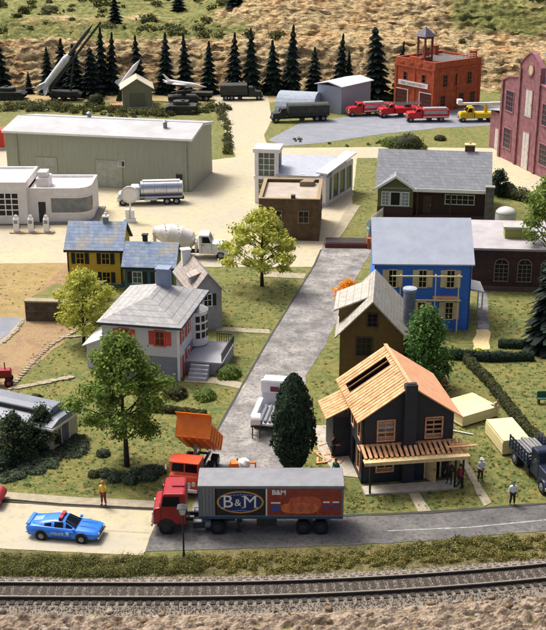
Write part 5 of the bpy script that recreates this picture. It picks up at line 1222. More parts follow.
mb = MB(); mb.box(-3.3,-1.1,.7,.8,1.1,1.5); mb.build('body', YL, t, .04); mb = MB(); mb.box(-4.6,-.25,2.75,3.5,.25,3.15); mb.box(-4.6,-.3,2.7,-2.0,.3,3.2); mb.build('boom', WHITE, t, .03); mb = MB(); mb.cyl((-1.2,0,1.5),(-1.2,0,2.75), .3, n=10); mb.build('boom_post', YL, t); mb = MB(); mb.box(2.9,-.6,2.9,3.7,.6,3.7); mb.build('bucket', WHITE, t, .05)

# ---- dark stake-bed truck (right)
NV = M('navy_paint', '#1f2a45', '#182136', rough=.35)
a = Vector((*P(506,448),0)); b_ = Vector((*P(545,492),0)); rot = math.degrees(math.atan2((b_-a).y, (b_-a).x)); c = (a+b_)/2 + Vector((.55,.9,0))
t = lorry('stake_truck', 'dark navy stake-bed truck loaded with pale boards beside the lumber packs', 'lorry', (c.x+.35, c.y-1.8), rot+1, NV, 6.0, 1.4, 1.15, 1.65, 2.6, 1.3, (-1.9,), r=.52, grille=CHROME)
mb = MB(); mb.box(-2.9,-1.15,.95,.2,1.15,1.1)
mb.build('bed', NV, t); 
for s, y in (('l',1.1),('r',-1.15)):
    sk_ = MB()
    for i in range(7): x = -2.88+i*.49; sk_.box(x,y-.02,1.1,x+.09,y+.07,2.0)
    for z in (1.25,1.52,1.8): sk_.box(-2.9,y,z,.18,y+.05,z+.17)
    sk_.build('stake_side', NV, t)
hb = MB(); [hb.box(.12,-1.05,z,.17,1.05,z+.15) for z in (1.25,1.52,1.8)]; [hb.box(-2.92,-1.0,z,-2.86,1.0,z+.15) for z in (1.25,)]; hb.build('head_board', NV, t)
bo = MB(); rnd.seed(4)
for i in range(7): y = -.95+i*.27; bo.box(-2.9-rnd.random()*.3, y, 1.102, .08, y+.2, 1.42+.1*rnd.random())
o_ = bo.build('board_load', M('grey_boards', '#8f8f86', '#64676a', stretch=(.5,6,1))); o_.location = t.location; o_.rotation_euler = t.rotation_euler
tag(o_, 'pale boards lying in the bed of the navy stake truck', 'boards')

# ---- white utility truck in the street (mostly behind the oval tree)
WT = M('white_truck', '#dfe0e4', '#cfd0d6', rough=.4)
c = P(270,420); t = lorry('utility_truck', 'white service truck standing in the street behind the dark oval tree', 'utility truck', (c[0]+.15, c[1]+.6), 80, WT, 7.0, 1.1, 1.05, 1.5, 2.7, 1.9, (-2.0,), r=.44)
mb = MB(); mb.box(-3.4,-1.05,.8,-.0,-.65,1.6); mb.box(-3.4,.65,.8,0,1.05,1.6); mb.box(-3.4,-.65,.8,0,.65,1.0); mb.build('service_body', WT, t, .04)
mb = MB()
for y in (-.5,-.15,.2): mb.cyl((-3.3,y+.1,1.12),(-.4,y+.1,1.12), .12, n=8)
mb.build('pipe_load', GREY, t); mb = MB(); mb.box(-3.45,-1.0,.95,-3.41,-.8,1.15); mb.box(-3.45,.8,.95,-3.41,1.0,1.15); mb.build('tail_light', MC['red_lens'], t)
mb = MB(); mb.box(.15,-.95,1.9,.5,.95,3.05); mb.build('rear_hood', WT, t, .3)
mb = MB(); mb.box(.10,-.55,2.1,.149,.15,2.5); mb.build('rear_window', M('maroon_pane', '#6a2630', rough=.3), t)
# drum on a stand behind the truck, table saw
t = thing('drum_stand', 'white round drum on dark trestle legs at the tail of the white truck', 'drum', P(256,437))
mb = MB(); mb.cyl((-.35,0,1.45),(.35,0,1.45), .48, n=18); mb.build('drum', WHITE, t)
for x in (-.3,.25):
    for y in (-.35,.3): mb = MB(); mb.box(x,y,0,x+.08,y+.08,1.02); mb.build('leg', M('dark_brown_wood', '#3e2c22'), t)
mb = MB(); mb.box(-.4,-.45,1.02,.42,.45,1.1); mb.build('stand_top', MC['dark_brown_wood'], t)
t = thing('concrete_mixer', 'small orange site mixer with tilted white drum behind the trailer', 'mixer', P(243,480), 8)
mb = MB(); mb.box(-.9,-.4,.55,1.0,.4,.7); mb.box(.9,-.5,0,1.0,-.4,1.0); mb.box(.9,.4,0,1.0,.5,1.0); mb.box(-.9,-.5,0,-.8,-.4,1.1); mb.box(-.9,.4,0,-.8,.5,1.1); mb.box(-.9,-.5,1.0,1.0,-.42,1.1); mb.box(-.9,.42,1.0,1.0,.5,1.1); mb.build('frame', OR_, t)
for s in (-1,1): wheel(t, -.5, s*.55, .28, .12)
mb = MB(); mb.cyl((-.1,0,1.05),(.1,0,1.35), .42,.48, 16); mb.cyl((.1,0,1.35),(.25,0,1.6), .48,.25, 16); mb.build('drum', WHITE, t); mb = MB(); mb.box(-.85,-.35,.7,-.35,.35,1.5); mb.build('engine_box', OR_, t, .05)

# ---- army things
AG = M('army_dark', '#262b22', '#191c17', rough=.65); AG2 = M('army_grey', '#33372f', '#20231e', rough=.6)
def tank(label, c, rot, L=6.5, g=None):
    t = thing('army_tank', label, 'tank', c, rot, g); mb = MB(); mb.xz([(-L/2,.9),(L/2-.5,.9),(L/2,1.1),(L/2-.9,1.5),(-L/2,1.5)], -1.5, 1.5); mb.build('hull', AG, t, .05)
    for s in (-1,1):
        q = MB(); y0, y1 = sorted((s*.95, s*1.55)); q.xz([(-L/2+.1,.45),(-L/2+.5,.02),(L/2-.8,.02),(L/2-.1,.5),(L/2-.3,.88),(-L/2+.2,.88)], y0, y1); tr_ = q.build('track', BLACK, t, .05)
        for i in range(5): q = MB(); x = -L/2+.9+i*(L-2)/4; q.cyl((x,s*1.55,.42),(x,s*1.62,.42), .33, n=12); q.build('road_wheel', AG2, tr_)
    tu = MB(); tu.xy([(-1.4,-.9),(.8,-1.0),(1.3,-.5),(1.3,.5),(.8,1.0),(-1.4,.9)], 1.502, 2.2); tu.cyl((-.4,.3,2.2),(-.4,.3,2.4), .35, n=10); tu = tu.build('turret', AG2, t, .08)
    q = MB(); q.cyl((1.2,0,1.85),(5.0,0,2.05), .1,.07, 8); q.cyl((4.8,0,2.04),(5.1,0,2.055), .12, n=8); q.build('gun_barrel', AG, tu)
tank('dark army tank with its gun pointing right at the far left', P(9,99), 0)
tank('low dark armoured vehicle in front of the others beside the shed', P(181,113), 178, 5.5)
def army_truck(label, c, rot, L, cover, mat=AG, canvas=None):
    t = lorry('army_truck', label, 'army truck', c, rot, mat, L, 1.2, 1.1, 1.6, 2.4, 1.2, (-L/2+1.0, -L/2+2.1), r=.5, grille=BLACK, bumper=mat)
    mb = MB(); mb.box(-L/2,-1.12,1.0,L/2-2.6,1.12,1.55); mb.build('bed', mat, t)
    if cover:
        mb = MB(); mb.yz([(-1.15,1.551),(1.15,1.551),(1.15,2.75),(.8,3.0),(-.8,3.0),(-1.15,2.75)], -L/2, L/2-2.65); mb.build('canvas_cover', canvas or AG2, t, .05)
    return t
army_truck('dark green army truck with long grey-topped canvas cover before the arched hut', P(300,121), 190, 9.6, True, canvas=M('canvas_dark', '#3b4036', '#2a2e28'))
army_truck('dark army truck standing across the top of the yard road', P(241,99.5), 3, 7.6, True)
army_truck('dark open army truck behind the white winged missile', P(195,100), 175, 6.5, False)
# launcher with white winged missile
t = thing('missile_carrier', 'dark tracked carrier bearing a white winged missile', 'missile carrier', P(184,104), 8)
mb = MB(); mb.xz([(-2.8,.7),(2.4,.7),(2.8,1.1),(2.2,1.6),(-2.8,1.6)], -1.3, 1.3); mb.build('hull', AG2, t, .05)
for s in (-1,1): q = MB(); y0,y1 = sorted((s*.8,s*1.4)); q.xz([(-2.6,.4),(-2.2,.0),(2.0,.0),(2.5,.5),(2.2,.8),(-2.4,.8)], y0, y1); q.build('track', BLACK, t, .05)
q = MB(); q.slab([(-2.2,-.3,2.2),(2.2,-.3,2.6),(2.2,.3,2.6),(-2.2,.3,2.2)], .2); q.box(-.4,-.3,1.6,.4,.3,2.3); q.build('launch_rail', AG, t)
q = MB(); q.cyl((-2.6,0,3.6),(1.6,0,2.9), .38,.36, 14); q.cyl((1.6,0,2.9),(3.6,0,2.56), .36,.03, 14)
for s in (-1,1): q.slab([(.6,s*.3,3.1),(-1.2,s*2.0,3.42),(-1.9,s*2.0,3.53),(-1.4,s*.3,3.43)], .08); q.slab([(-2.0,s*.2,3.52),(-2.9,s*1.1,3.68),(-3.2,s*1.1,3.72),(-2.7,s*.2,3.64)], .07)
q.xz([(-2.0,3.85),(-2.9,4.7),(-3.2,4.75),(-2.7,3.95)], -.05,.05); o_ = q.build('missile', WHITE, t); o_.scale = (1.15,1.15,1.15)
# big rocket on its rail
a = P(46,101); t = thing('rocket_launcher', 'dark launch rail on a carrier raised steeply to the right', 'rocket launcher', (a[0]+3.2, a[1]+1), 0)
mb = MB(); mb.xz([(-2.5,.7),(3.0,.7),(3.3,1.2),(2.4,1.7),(-2.5,1.7)], -1.3, 1.3); mb.build('hull', AG, t, .05)
for x in (-1.7,0,1.8): duals(t, x, 1.3, .5, AG2)
D_ = Vector((math.cos(R(50)),0,math.sin(R(50)))); N_ = Vector((-D_.z,0,D_.x))
B0 = Vector((-3.4,0,1.4))
mb = MB()
for y in (-.35,.25):
    q = [B0+D_*1, B0+D_*16.5, B0+D_*16.5-N_*.35, B0+D_*1-N_*.6]; mb.xz([(p.x,p.z) for p in q], y, y+.12)
for i in range(15): p = B0+D_*(1.5+i)-N_*.3; mb.box(p.x-.06,-.23,p.z-.06,p.x+.06,.25,p.z+.06)
mb.cyl((1.2,0,1.6), B0+D_*8-N_*.4, .18, n=8); mb.build('launch_rail', AG2, t)
t2 = thing('rocket', 'large white rocket with flared tail fins and dark slender nose lying on the raised rail', 'rocket', t.location, 0)
mb = MB(); c0 = B0+N_*.7; mb.cyl(c0+D_*.2, c0+D_*7.3, .62,.7, 16); mb.cyl(c0+D_*7.3, c0+D_*8.2, .7,.36, 16); mb.build('body', M('rocket_white', '#d6d8da', '#bfc3c6', rough=.4), t2)
mb = MB(); mb.cyl(c0+D_*8.2, c0+D_*13.6, .34,.34, 14); mb.cyl(c0+D_*13.6, c0+D_*15.4, .34,.03, 14); mb.build('nose', M('rocket_dark', '#33383a', rough=.5), t2)
mb = MB()
for k in range(4):
    a0 = math.pi/4+k*math.pi/2; s_ = N_*math.cos(a0)+Vector((0,1,0))*math.sin(a0); tt = D_.cross(s_)*.05
    q = [c0+D_*1.9+s_*.4, c0+D_*.3+s_*1.5, c0-D_*.4+s_*1.5, c0-D_*.0+s_*.4]
    mb.add([p-tt for p in q]+[p+tt for p in q], [(0,1,2,3),(7,6,5,4),(0,4,5,1),(1,5,6,2),(2,6,7,3),(3,7,4,0)])
mb.build('tail_fin', MC['rocket_white'], t2)
t = thing('winged_missile', 'white slim missile with fins pointing up behind the shed roof', 'missile', (P(119,104)[0], P(119,104)[1]+3), -10)
mb = MB(); D2 = Vector((math.cos(R(52)),0,math.sin(R(52)))); c0 = Vector((0,0,2.6)); mb.cyl(c0,c0+D2*4.6,.5,.45,12); mb.cyl(c0+D2*4.6,c0+D2*6.3,.45,.03,12); mb.build('body', MC['rocket_white'], t)
mb = MB(); N2 = Vector((-D2.z,0,D2.x))
for s in (-1,1):
    q = [c0+D2*2.2+N2*s*.3, c0+D2*.4+N2*s*1.3, c0-D2*.1+N2*s*1.3, c0+N2*s*.3]; mb.xz([(p.x,p.z) for p in q], -.06,.06)
mb.build('tail_fin', MC['rocket_white'], t)
mb = MB(); mb.xz([(-.9,0),(.9,0),(.4,2.4),(.1,2.6)], -.4,.4); mb.build('launch_stand', AG, t)

# ---- red things cut off by the left edge
t = thing('red_tractor', 'dark red tractor cut off by the left edge above the diner', 'tractor', P(0,385), 10)
MRD = M('tractor_red', '#a3252b', '#7d1b20', rough=.5)
mb = MB(); mb.xz([(-.3,.7),(1.0,.7),(1.05,1.25),(.9,1.4),(-.3,1.45)], -.35,.35); mb.build('bonnet', MRD, t, .05); mb = MB(); mb.box(-1.4,-.5,.6,-.31,.5,1.1); mb.build('body', MRD, t, .04)
for s in (-1,1): wheel(t, -.9, s*.75, .7, .35, MRD); wheel(t, .75, s*.55, .36, .2, MRD)
mb = MB(); mb.cyl((.5,0,1.4),(.5,0,2.0), .05, n=6); mb.build('exhaust_pipe', BLACK, t); mb = MB(); mb.box(-1.2,-.3,1.1,-.8,.3,1.25); mb.box(-1.25,-.3,1.25,-1.15,.3,1.7); mb.build('seat', BLACK, t)
t = thing('red_car', 'tail end of a red car entering at the left edge of the pale road', 'car', (P(-13,503)[0]-.9, P(-13,503)[1]), 176)
mb = MB(); mb.xz([(-2.1,.35),(2.1,.35),(2.15,.7),(1.3,.85),(.7,.95),(-1.9,.95),(-2.15,.7)], -.85,.85); mb.build('body', MRD, t, .1)
mb = MB(); mb.xz([(.8,.95),(.3,1.38),(-1.1,1.38),(-1.6,.95)], -.7,.7); o_ = mb.build('roof', MRD, t, .08); mb = MB(); mb.xz([(.55,1.0),(.22,1.3),(-1.0,1.3),(-1.35,1.0)], -.72,.72); mb.build('side_window', GLASS, o_)
for s in (-1,1):
    for x in (-1.3,1.3): wheel(t, x, s*.76, .33, .2)

# ================================================================ street furniture, site things
t = thing('street_lamp', 'black street lamp with square lantern in front of the truck cab', 'street lamp', P(184,560))
mb = MB(); mb.cyl((0,0,0),(0,0,.5), .13,.08, 10); mb.cyl((0,0,.5),(0,0,3.2), .06,.05, 8); mb.build('post', BLACK, t)
mb = MB(); mb.cyl((0,0,3.2),(0,0,3.28), .1,.24, 4); mb.build('lamp_bracket', BLACK, t)
mb = MB(); mb.cyl((0,0,3.28),(0,0,3.72), .26,.40, 4); o_ = mb.build('lantern', M('lantern_glass', '#c9c8bc', rough=.3), t)
mb = MB()
for k in range(4):
    a0 = k*math.pi/2; 
    u_ = Vector((0,0,1)).orthogonal().normalized(); w2 = Vector((0,0,1)).cross(u_); q = u_*math.cos(a0)+w2*math.sin(a0); mb.cyl(q*.27+Vector((0,0,3.28)), q*.41+Vector((0,0,3.72)), .03, n=5)
mb.build('lantern_frame', BLACK, o_)
mb = MB(); mb.cyl((0,0,3.72),(0,0,3.76), .46, n=4); mb.cyl((0,0,3.76),(0,0,3.95), .44,.06, 4); mb.build('lantern_cap', M('lamp_cap', '#3a3c40'), o_)
def pump(label, c, group='fuel pumps on the station island'):
    t = thing('fuel_pump', label, 'fuel pump', c, 0, group)
    mb = MB(); mb.box(-.32,-.25,.15,.32,.25,1.75); mb.build('housing', WHITE, t, .06); mb = MB(); mb.cyl((0,-.08,1.95),(0,.08,1.95), .24, n=14); mb.build('round_top', WHITE, t)
    mb = MB(); mb.box(-.22,-.27,1.15,.22,-.252,1.55); mb.build('dial', GREY, t); mb = MB(); mb.tube([(.34,0,1.2),(.5,-.1,.9),(.42,-.1,.5),(.36,0,.8)], .025, 5); mb.build('hose', BLACK, t)
    return t
isl = P(10,234); t = MB(); t.xy([(-.0,0),(5.0,0),(5.2,.5),(5.0,1.0),(0,1.0),(-.2,.5)], 0, .16); t = t.build('pump_island', M('island_tan', '#a8977a')); t.location = (isl[0], isl[1], 0); tag(t, 'raised tan kerbed island under the three fuel pumps', 'pump island')
for x, lb in ((.7,'left-hand white fuel pump of the three on the island'), (2.4,'middle white fuel pump of the three on the island'), (4.2,'right-hand white fuel pump of the three on the island')): pump(lb, (isl[0]+x, isl[1]+.5, .01))
t = thing('round_sign', 'white round sign on a post beside the chrome tanker truck', 'sign', P(130,222))
mb = MB(); mb.box(-.7,-.4,0,.7,.4,.5); mb.box(-.5,-.3,.5,.0,.3,1.6); mb.box(.1,-.3,.5,.55,.3,1.5); mb.build('base_pumps', WHITE, t, .05)
mb = MB(); mb.cyl((.1,0,.5),(.1,0,2.6), .1, n=8); mb.build('post', WHITE, t); mb = MB(); mb.cyl((.1,-.12,3.4),(.1,.12,3.4), 1.05, n=24); o_ = mb.build('disc', M('sign_white', '#dedad2'), t)
mb = MB(); mb.cyl((.1,-.14,3.4),(.1,-.121,3.4), .8, n=24); mb.build('disc_face', WHITE, o_)
# packs of lumber
LC = M('lumber_cream', '#e6d9a8', '#d8c890', rough=.8, scale=1, stretch=(.6,4,4)); 
def pack(label, A, B, w_, h, loc=None):
    A = Vector((*A,0)); B = Vector((*B,0)); rot = math.degrees(math.atan2((B-A).y,(B-A).x)); L = (B-A).length
    t = thing('lumber_pack', label, 'lumber pack', (A.x,A.y), rot, 'packs of pale lumber on the grass')
    mb = MB(); k = 6
    for i in range(k): j = rnd.uniform(-.02,.02); mb.box(-.0+j, j, .12+i*(h-.12)/k, L+j, w_+j, .12+(i+1)*(h-.12)/k-.012)
    mb.build('boards', LC, t)
    mb = MB()
    for f in (.15,.5,.85): mb.box(L*f-.08,-.02,0,L*f+.08,w_+.02,.118)
    mb.build('bearer', M('bearer_brown', '#7a5a35'), t)
pack('cream lumber pack farther back, lying just right of the unfinished house', P(462,428), P(498,417), 3.1, .95)
pack('cream lumber pack standing at the tail of the navy stake truck', P(502,456), P(485,434), -2.05, 1.25)
t = thing('board_stack', 'loose pale offcuts scattered on the concrete slab left of the unfinished house', 'offcuts', P(330,452))
mb = MB(); rnd.seed(9)
for i in range(16):
    x, y = rnd.uniform(-1,1.0), rnd.uniform(-1.8,1.8); a = rnd.uniform(0,3.1); q = Vector((math.cos(a),math.sin(a),0))*rnd.uniform(.2,.5); s_ = Vector((-q.y,q.x,0)).normalized()*.07; c = Vector((x,y,.1+.02*i/16))
    mb.slab([c-q-s_, c+q-s_, c+q+s_, c-q+s_], .04)
mb.build('plank', PINE, t)
t = thing('plank', 'long thin pale plank lying on the grass by the lumber', 'plank', P(449,431), -25); mb = MB(); mb.box(0,0,.05,1.9,.12,.1); mb.build('board', TRIM, t)
t = thing('garden_bench', 'small dark green bench at the right edge of the lawn', 'bench', P(538,405), 5)
mb = MB(); mb.box(0,0,.42,1.5,.45,.5); mb.build('seat', M('bench_green', '#2f5a4a'), t); mb = MB(); mb.box(0,.42,.5,1.5,.5,1.0); mb.build('backrest', MC['bench_green'], t)
for x in (.05,1.35): mb = MB(); mb.box(x,.02,0,x+.1,.45,.42); mb.build('leg', BLACK, t)

# ================================================================ people
SKIN = M('skin', '#c99272', rough=.6)
def skin_obj(name, pts, edges, rad, mat, parent, root=0, sub=1):
    me = bpy.data.meshes.new(name); me.from_pydata(pts, edges, []); me.materials.append(mat); o = bpy.data.objects.new(name, me); COL.objects.link(o); o.parent = parent
    m = o.modifiers.new('skin', 'SKIN'); m.use_smooth_shade = True
    for i, r in enumerate(rad):
        rx, ry = (r if isinstance(r, tuple) else (r, r)); me.skin_vertices[0].data[i].radius = (rx, ry); me.skin_vertices[0].data[i].use_root = (i == root)
    s = o.modifiers.new('sub', 'SUBSURF'); s.levels = s.render_levels = sub
    return o
def person(label, loc, rot, shirt, trousers, hat=None, hair='#3a2a1e', pose='stand', sleeves=True, held=None):
    t = thing('person', label, 'person', loc, rot)
    # facing -y in local space
    hp = .93; bend = 0
    sh = Vector((0, -.02, 1.45)); nk = Vector((0,-.03,1.53)); hd = Vector((0,-.05,1.66))
    lw = Vector((.30,-.06,.88)); rw = Vector((-.30,-.06,.88)); le = Vector((.27,.03,1.15)); re = Vector((-.27,.03,1.15))
    lk = Vector((.12,-.02,.5)); rk = Vector((-.12,-.02,.5)); la = Vector((.15,.02,.09)); ra_ = Vector((-.15,.02,.09))
    if pose == 'work': lw = Vector((.16,-.38,1.08)); rw = Vector((-.14,-.36,1.12)); le = Vector((.28,-.08,1.14)); re = Vector((-.28,-.08,1.14))
    if pose == 'raise': lw = Vector((.2,-.3,1.55)); le = Vector((.32,-.12,1.3))
    if pose == 'walk': la = Vector((.12,-.22,.1)); ra_ = Vector((-.12,.28,.14)); lk = Vector((.12,-.18,.5)); rk = Vector((-.12,.04,.5)); lw = Vector((.27,.18,.93)); rw = Vector((-.27,-.25,.95))
    if pose == 'sit':
        dz = -.42; sh.z += dz; nk.z += dz; hd.z += dz; hp += dz; lk = Vector((.16,-.42,.52)); rk = Vector((-.16,-.42,.52)); la = Vector((.16,-.45,.09)); ra_ = Vector((-.16,-.45,.09)); le.z += dz; re.z += dz; lw = Vector((.12,-.35,.68)); rw = Vector((-.12,-.35,.68))
    if pose == 'bend': sh = Vector((0,-.3,1.28)); nk = Vector((0,-.38,1.33)); hd = Vector((0,-.48,1.40)); le = Vector((.25,-.38,1.0)); re = Vector((-.25,-.38,1.0)); lw = Vector((.12,-.55,.8)); rw = Vector((-.12,-.55,.8))
    pv = Vector((0,0,hp)); ch = pv.lerp(sh, .62); ls = sh + Vector((.19,0,-.03)); rs = sh + Vector((-.19,0,-.03)); lh = pv + Vector((.1,0,-.04)); rh = pv + Vector((-.1,0,-.04))
    lf = la + Vector((0,-.17,-.05)); rf = ra_ + Vector((0,-.17,-.05))
    def hand(w, e): d = (w-e).normalized(); return w + d*.09
    pts = [pv, ch, sh, nk, hd, hd+Vector((0,-.01,.1)), ls, le, lw, hand(lw,le), rs, re, rw, hand(rw,re), lh, lk, la, rh, rk, ra_]
    ed = [(0,1),(1,2),(2,3),(3,4),(4,5),(2,6),(6,7),(7,8),(8,9),(2,10),(10,11),(11,12),(12,13),(0,14),(14,15),(15,16),(0,17),(17,18),(18,19)]
    rad = [(.13,.1),(.13,.1),(.12,.09),.055,.1,.085,.06,.045,.032,.036,.06,.045,.032,.036,.09,.06,.045,.09,.06,.045]
    body = skin_obj('body', pts, ed, rad, SKIN, t, 0)
    fb = MB()
    for w, e, s in ((lw,le,1),(rw,re,-1)):
        d = (w-e).normalized(); sd_ = d.cross(Vector((0,1,0.01))).normalized(); b = w + d*.11
        for i, (o_, l_) in enumerate(((-.027,.062),(-.009,.075),(.009,.07),(.027,.055))): fb.tube([b+sd_*o_, b+sd_*o_+d*l_*.6, b+sd_*o_+d*l_+Vector((0,-.015,0))], [.011,.010,.007], 5)
        q = w + d*.04; fb.tube([q, q+Vector((0,-.05,0))+d*.03, q+Vector((0,-.06,0))+d*.065], [.013,.011,.008], 5)
    hc = hd + Vector((0,0,.06))
    fb.ell(hc+Vector((0,-.115,-.01)), (.014,.022,.025), 6, 5); [fb.ell(hc+Vector((s*.1,0,0)), (.015,.025,.035), 6, 5) for s in (-1,1)]
    fb.build('face_and_fingers', SKIN, body)
    eb = MB(); [eb.ell(hc+Vector((s*.035,-.098,.015)), (.012,.008,.009), 6, 4) for s in (-1,1)]; eb.box(hc.x-.03,hc.y-.11,hc.z-.062,hc.x+.03,hc.y-.095,hc.z-.052); eb.build('eyes_and_mouth', M('dark_eye','#2a1d18'), body)
    sm = M('cloth_'+shirt.strip('#'), shirt, var=.2); tm = M('cloth_'+trousers.strip('#'), trousers, var=.25)
    aL = le.lerp(lw, .8 if sleeves else .05); aR = re.lerp(rw, .8 if sleeves else .05)
    skin_obj('shirt', [pv+Vector((0,0,-.03)), ch, sh, ls, le, aL, rs, re, aR, nk+(nk-sh)*.15], [(0,1),(1,2),(2,3),(3,4),(4,5),(2,6),(6,7),(7,8),(2,9)], [(.165,.13),(.17,.135),(.165,.13),.095,.068,.055,.095,.068,.055,.08], sm, t, 0)
    skin_obj('trousers', [pv, lh, lk, la+Vector((0,0,.03)), rh, rk, ra_+Vector((0,0,.03))], [(0,1),(1,2),(2,3),(0,4),(4,5),(5,6)], [(.16,.13),.12,.085,.07,.12,.085,.07], tm, t, 0)
    sb = MB(); [sb.ell(a_+Vector((0,-.08,-.04)), (.055,.14,.055), 8, 6, zmin=0.0) for a_ in (la, ra_)]; sb.build('shoes', BLACK, t)
    hb = MB(); 
    if hat: hb.ell(hc+Vector((0,.0,.05)), (.125,.13,.11), 12, 8, zmin=hc.z+.03); hb.cyl(hc+Vector((0,-.05,.04)), hc+Vector((0,-.05,.055)), .16, n=14); hb.build('hat', M('hat_'+hat.strip('#'), hat), t)
    else: hb.ell(hc+Vector((0,.02,.03)), (.112,.12,.115), 12, 8, zmin=hc.z-.0); hb.build('hair', M('hair_'+hair.strip('#'), hair), t)
    return t
person('person in yellow top and maroon trousers standing on the pavement near the police car', P(104,507)+(.15,), -20, '#d9b63a', '#6e2a2a', None, '#c07a3a', 'raise')
person('person in white shirt and white cap holding hands together on the grass', P(480,481), 10, '#d9d9dc', '#3c3430', '#e6e4dc', pose='work')
person('person in white shirt and dark green cap standing by the road edge', P(512,505), 5, '#dfe6ea', '#2c2a2c', '#2b5a3a')
person('person in red jacket walking beside the porch of the unfinished house', P(459,488), 100, '#a3323a', '#33303a', None, pose='walk')
person('person in dark clothes standing on the porch by the open door', P(449,485)+(.14,), -30, '#3a332f', '#2b2626', None)
person('person in dark brown clothes standing on the slab left of the unfinished house', P(333,458)+(.06,), 60, '#3d2c26', '#241d1c', None, pose='work')
person('person in teal shirt and white trousers crouching on the slab corner', P(336,477)+(.06,), -40, '#2f6a5c', '#d0d0c8', None, pose='sit')
person('person in brown shirt at the back right corner of the unfinished house roof', P(443,396)+(0,), 30, '#6b4a3a', '#3b2c28', None, pose='work')
person('person in white shirt kneeling on the grass behind the farther lumber pack', P(493,416), 30, '#c9b9a0', '#4a3b34', None, '#6a4a30', pose='bend')
person('person in orange jacket beside the small orange mixer', P(236,476), 20, '#d9731f', '#3b3436', None, pose='bend')
# ================================================================ planting
# dark conifers in front of the rock face: px, py(base), height m, radius m, kind, what sets it apart
protos = []
for k, (n_, sd_, bulk) in enumerate(((1500, 31, 0), (1350, 32, 0), (1500, 33, 1))):
    tk, cw = conifer_mesh(10, 2.0, n_, sd_, bulk); 
    t = thing('conifer', 'x', 'conifer'); tk.build('trunk', BARKD, t); cw.build('crown', G_SPRUCE, t); protos.append(t)
used = [0, 0, 0]
CN = [
 (1,86,10.5,2.2,0,'dark conifer at the far left edge behind the tank'),
 (29,92,3.6,.9,1,'tiny dark conifer on the rock foot between tank and rocket'),
 (48,92,8.0,1.6,1,'narrow dark conifer just left of the white rocket'),
 (62,93,9.6,2.0,0,'dark conifer hidden behind the middle of the white rocket'),
 (76,95,9.0,2.2,1,'broad dark conifer right behind the rocket launch rail'),
 (92,97,8.6,2.0,2,'ragged dark conifer right of the rocket launcher'),
 (102,88,10.8,1.7,0,'tall slim conifer, left of the close pair beyond the rocket'),
 (111,88,9.8,1.6,1,'slim conifer, right of the close pair beyond the rocket'),
 (138,84,8.6,1.9,0,'dark conifer rising behind the grey-green shed roof'),
 (165,88,9.8,1.9,1,'pointed conifer immediately right of the grey-green shed'),
 (186,88,9.4,1.9,0,'pointed conifer directly behind the white winged missile'),
 (208,92,9.0,2.0,1,'conifer just right of the white winged missile nose'),
 (233,86,9.4,1.9,0,'left one of the two conifers behind the truck at the road top'),
 (251,86,10.2,1.9,1,'right one of the two conifers behind the truck at the road top'),
 (272,90,9.0,1.9,0,'conifer behind the nose of the canvas-covered army truck'),
 (290,92,12.0,2.1,1,'tallest conifer behind the canvas-covered army truck'),
 (313,90,7.6,1.7,0,'short conifer above the arched hut'),
 (338,88,9.6,1.7,1,'pointed conifer just behind the pale store roof'),
 (349,84,6.0,1.0,0,'small thin conifer beside the pointed one over the store roof'),
 (377,98,12.2,2.2,2,'bulky ragged conifer between the store and the fire station'),
 (397,100,10.2,1.6,0,'slim conifer touching the left corner of the fire station'),
]
for px, py, h, r, k, lb in CN:
    if py < 93.5: h += (93.5-py)/5.4; py = 93.5
    r *= rnd.uniform(1.0, 1.25)
    loc = P(px, py); sc = (r/2.0*1.05, r/2.0*1.05, h/10*1.04)
    if not used[k]: t = protos[k]; used[k] = 1; t.location = (*loc, 0); t.scale = sc; t['label'] = lb; t['group'] = 'conifers along the foot of the rock face'
    else: t = dup(protos[k], loc, rnd.uniform(0, 360), sc, lb, 'conifers along the foot of the rock face')
for o in list(bpy.data.objects):
    if o.get('category') == 'conifer': o.rotation_euler.x = rnd.gauss(0, .035); o.rotation_euler.y = rnd.gauss(0, .035)
def hz(x, y): return hill_h(x, y)[0]
TOPC = [(115,24,7,1.8,'dark conifer high on the left ridge of the hill'),(236,6,6,2.4,'dark conifer crown cut by the top edge left of the middle'),(270,7,6,2.2,'dark conifer crown cut by the top edge at the middle'),(178,2,6,2,'dark conifer at the top edge above the winged missile'),(300,4,5,1.6,'small dark conifer at the top edge over the tallest lower conifer')]
for px, py, h, r, lb in TOPC:
    Y = 258; 
    for it in range(6):
        u = (px-273)/FOC; z = hz(u*Y*1.0, Y); q = P(px, py, z); Y = q[1]
    dup(protos[1], (q[0], q[1], hz(*q)-.3), rnd.uniform(0,360), (r/2, r/2, h/10), lb, 'conifers on the hilltop')
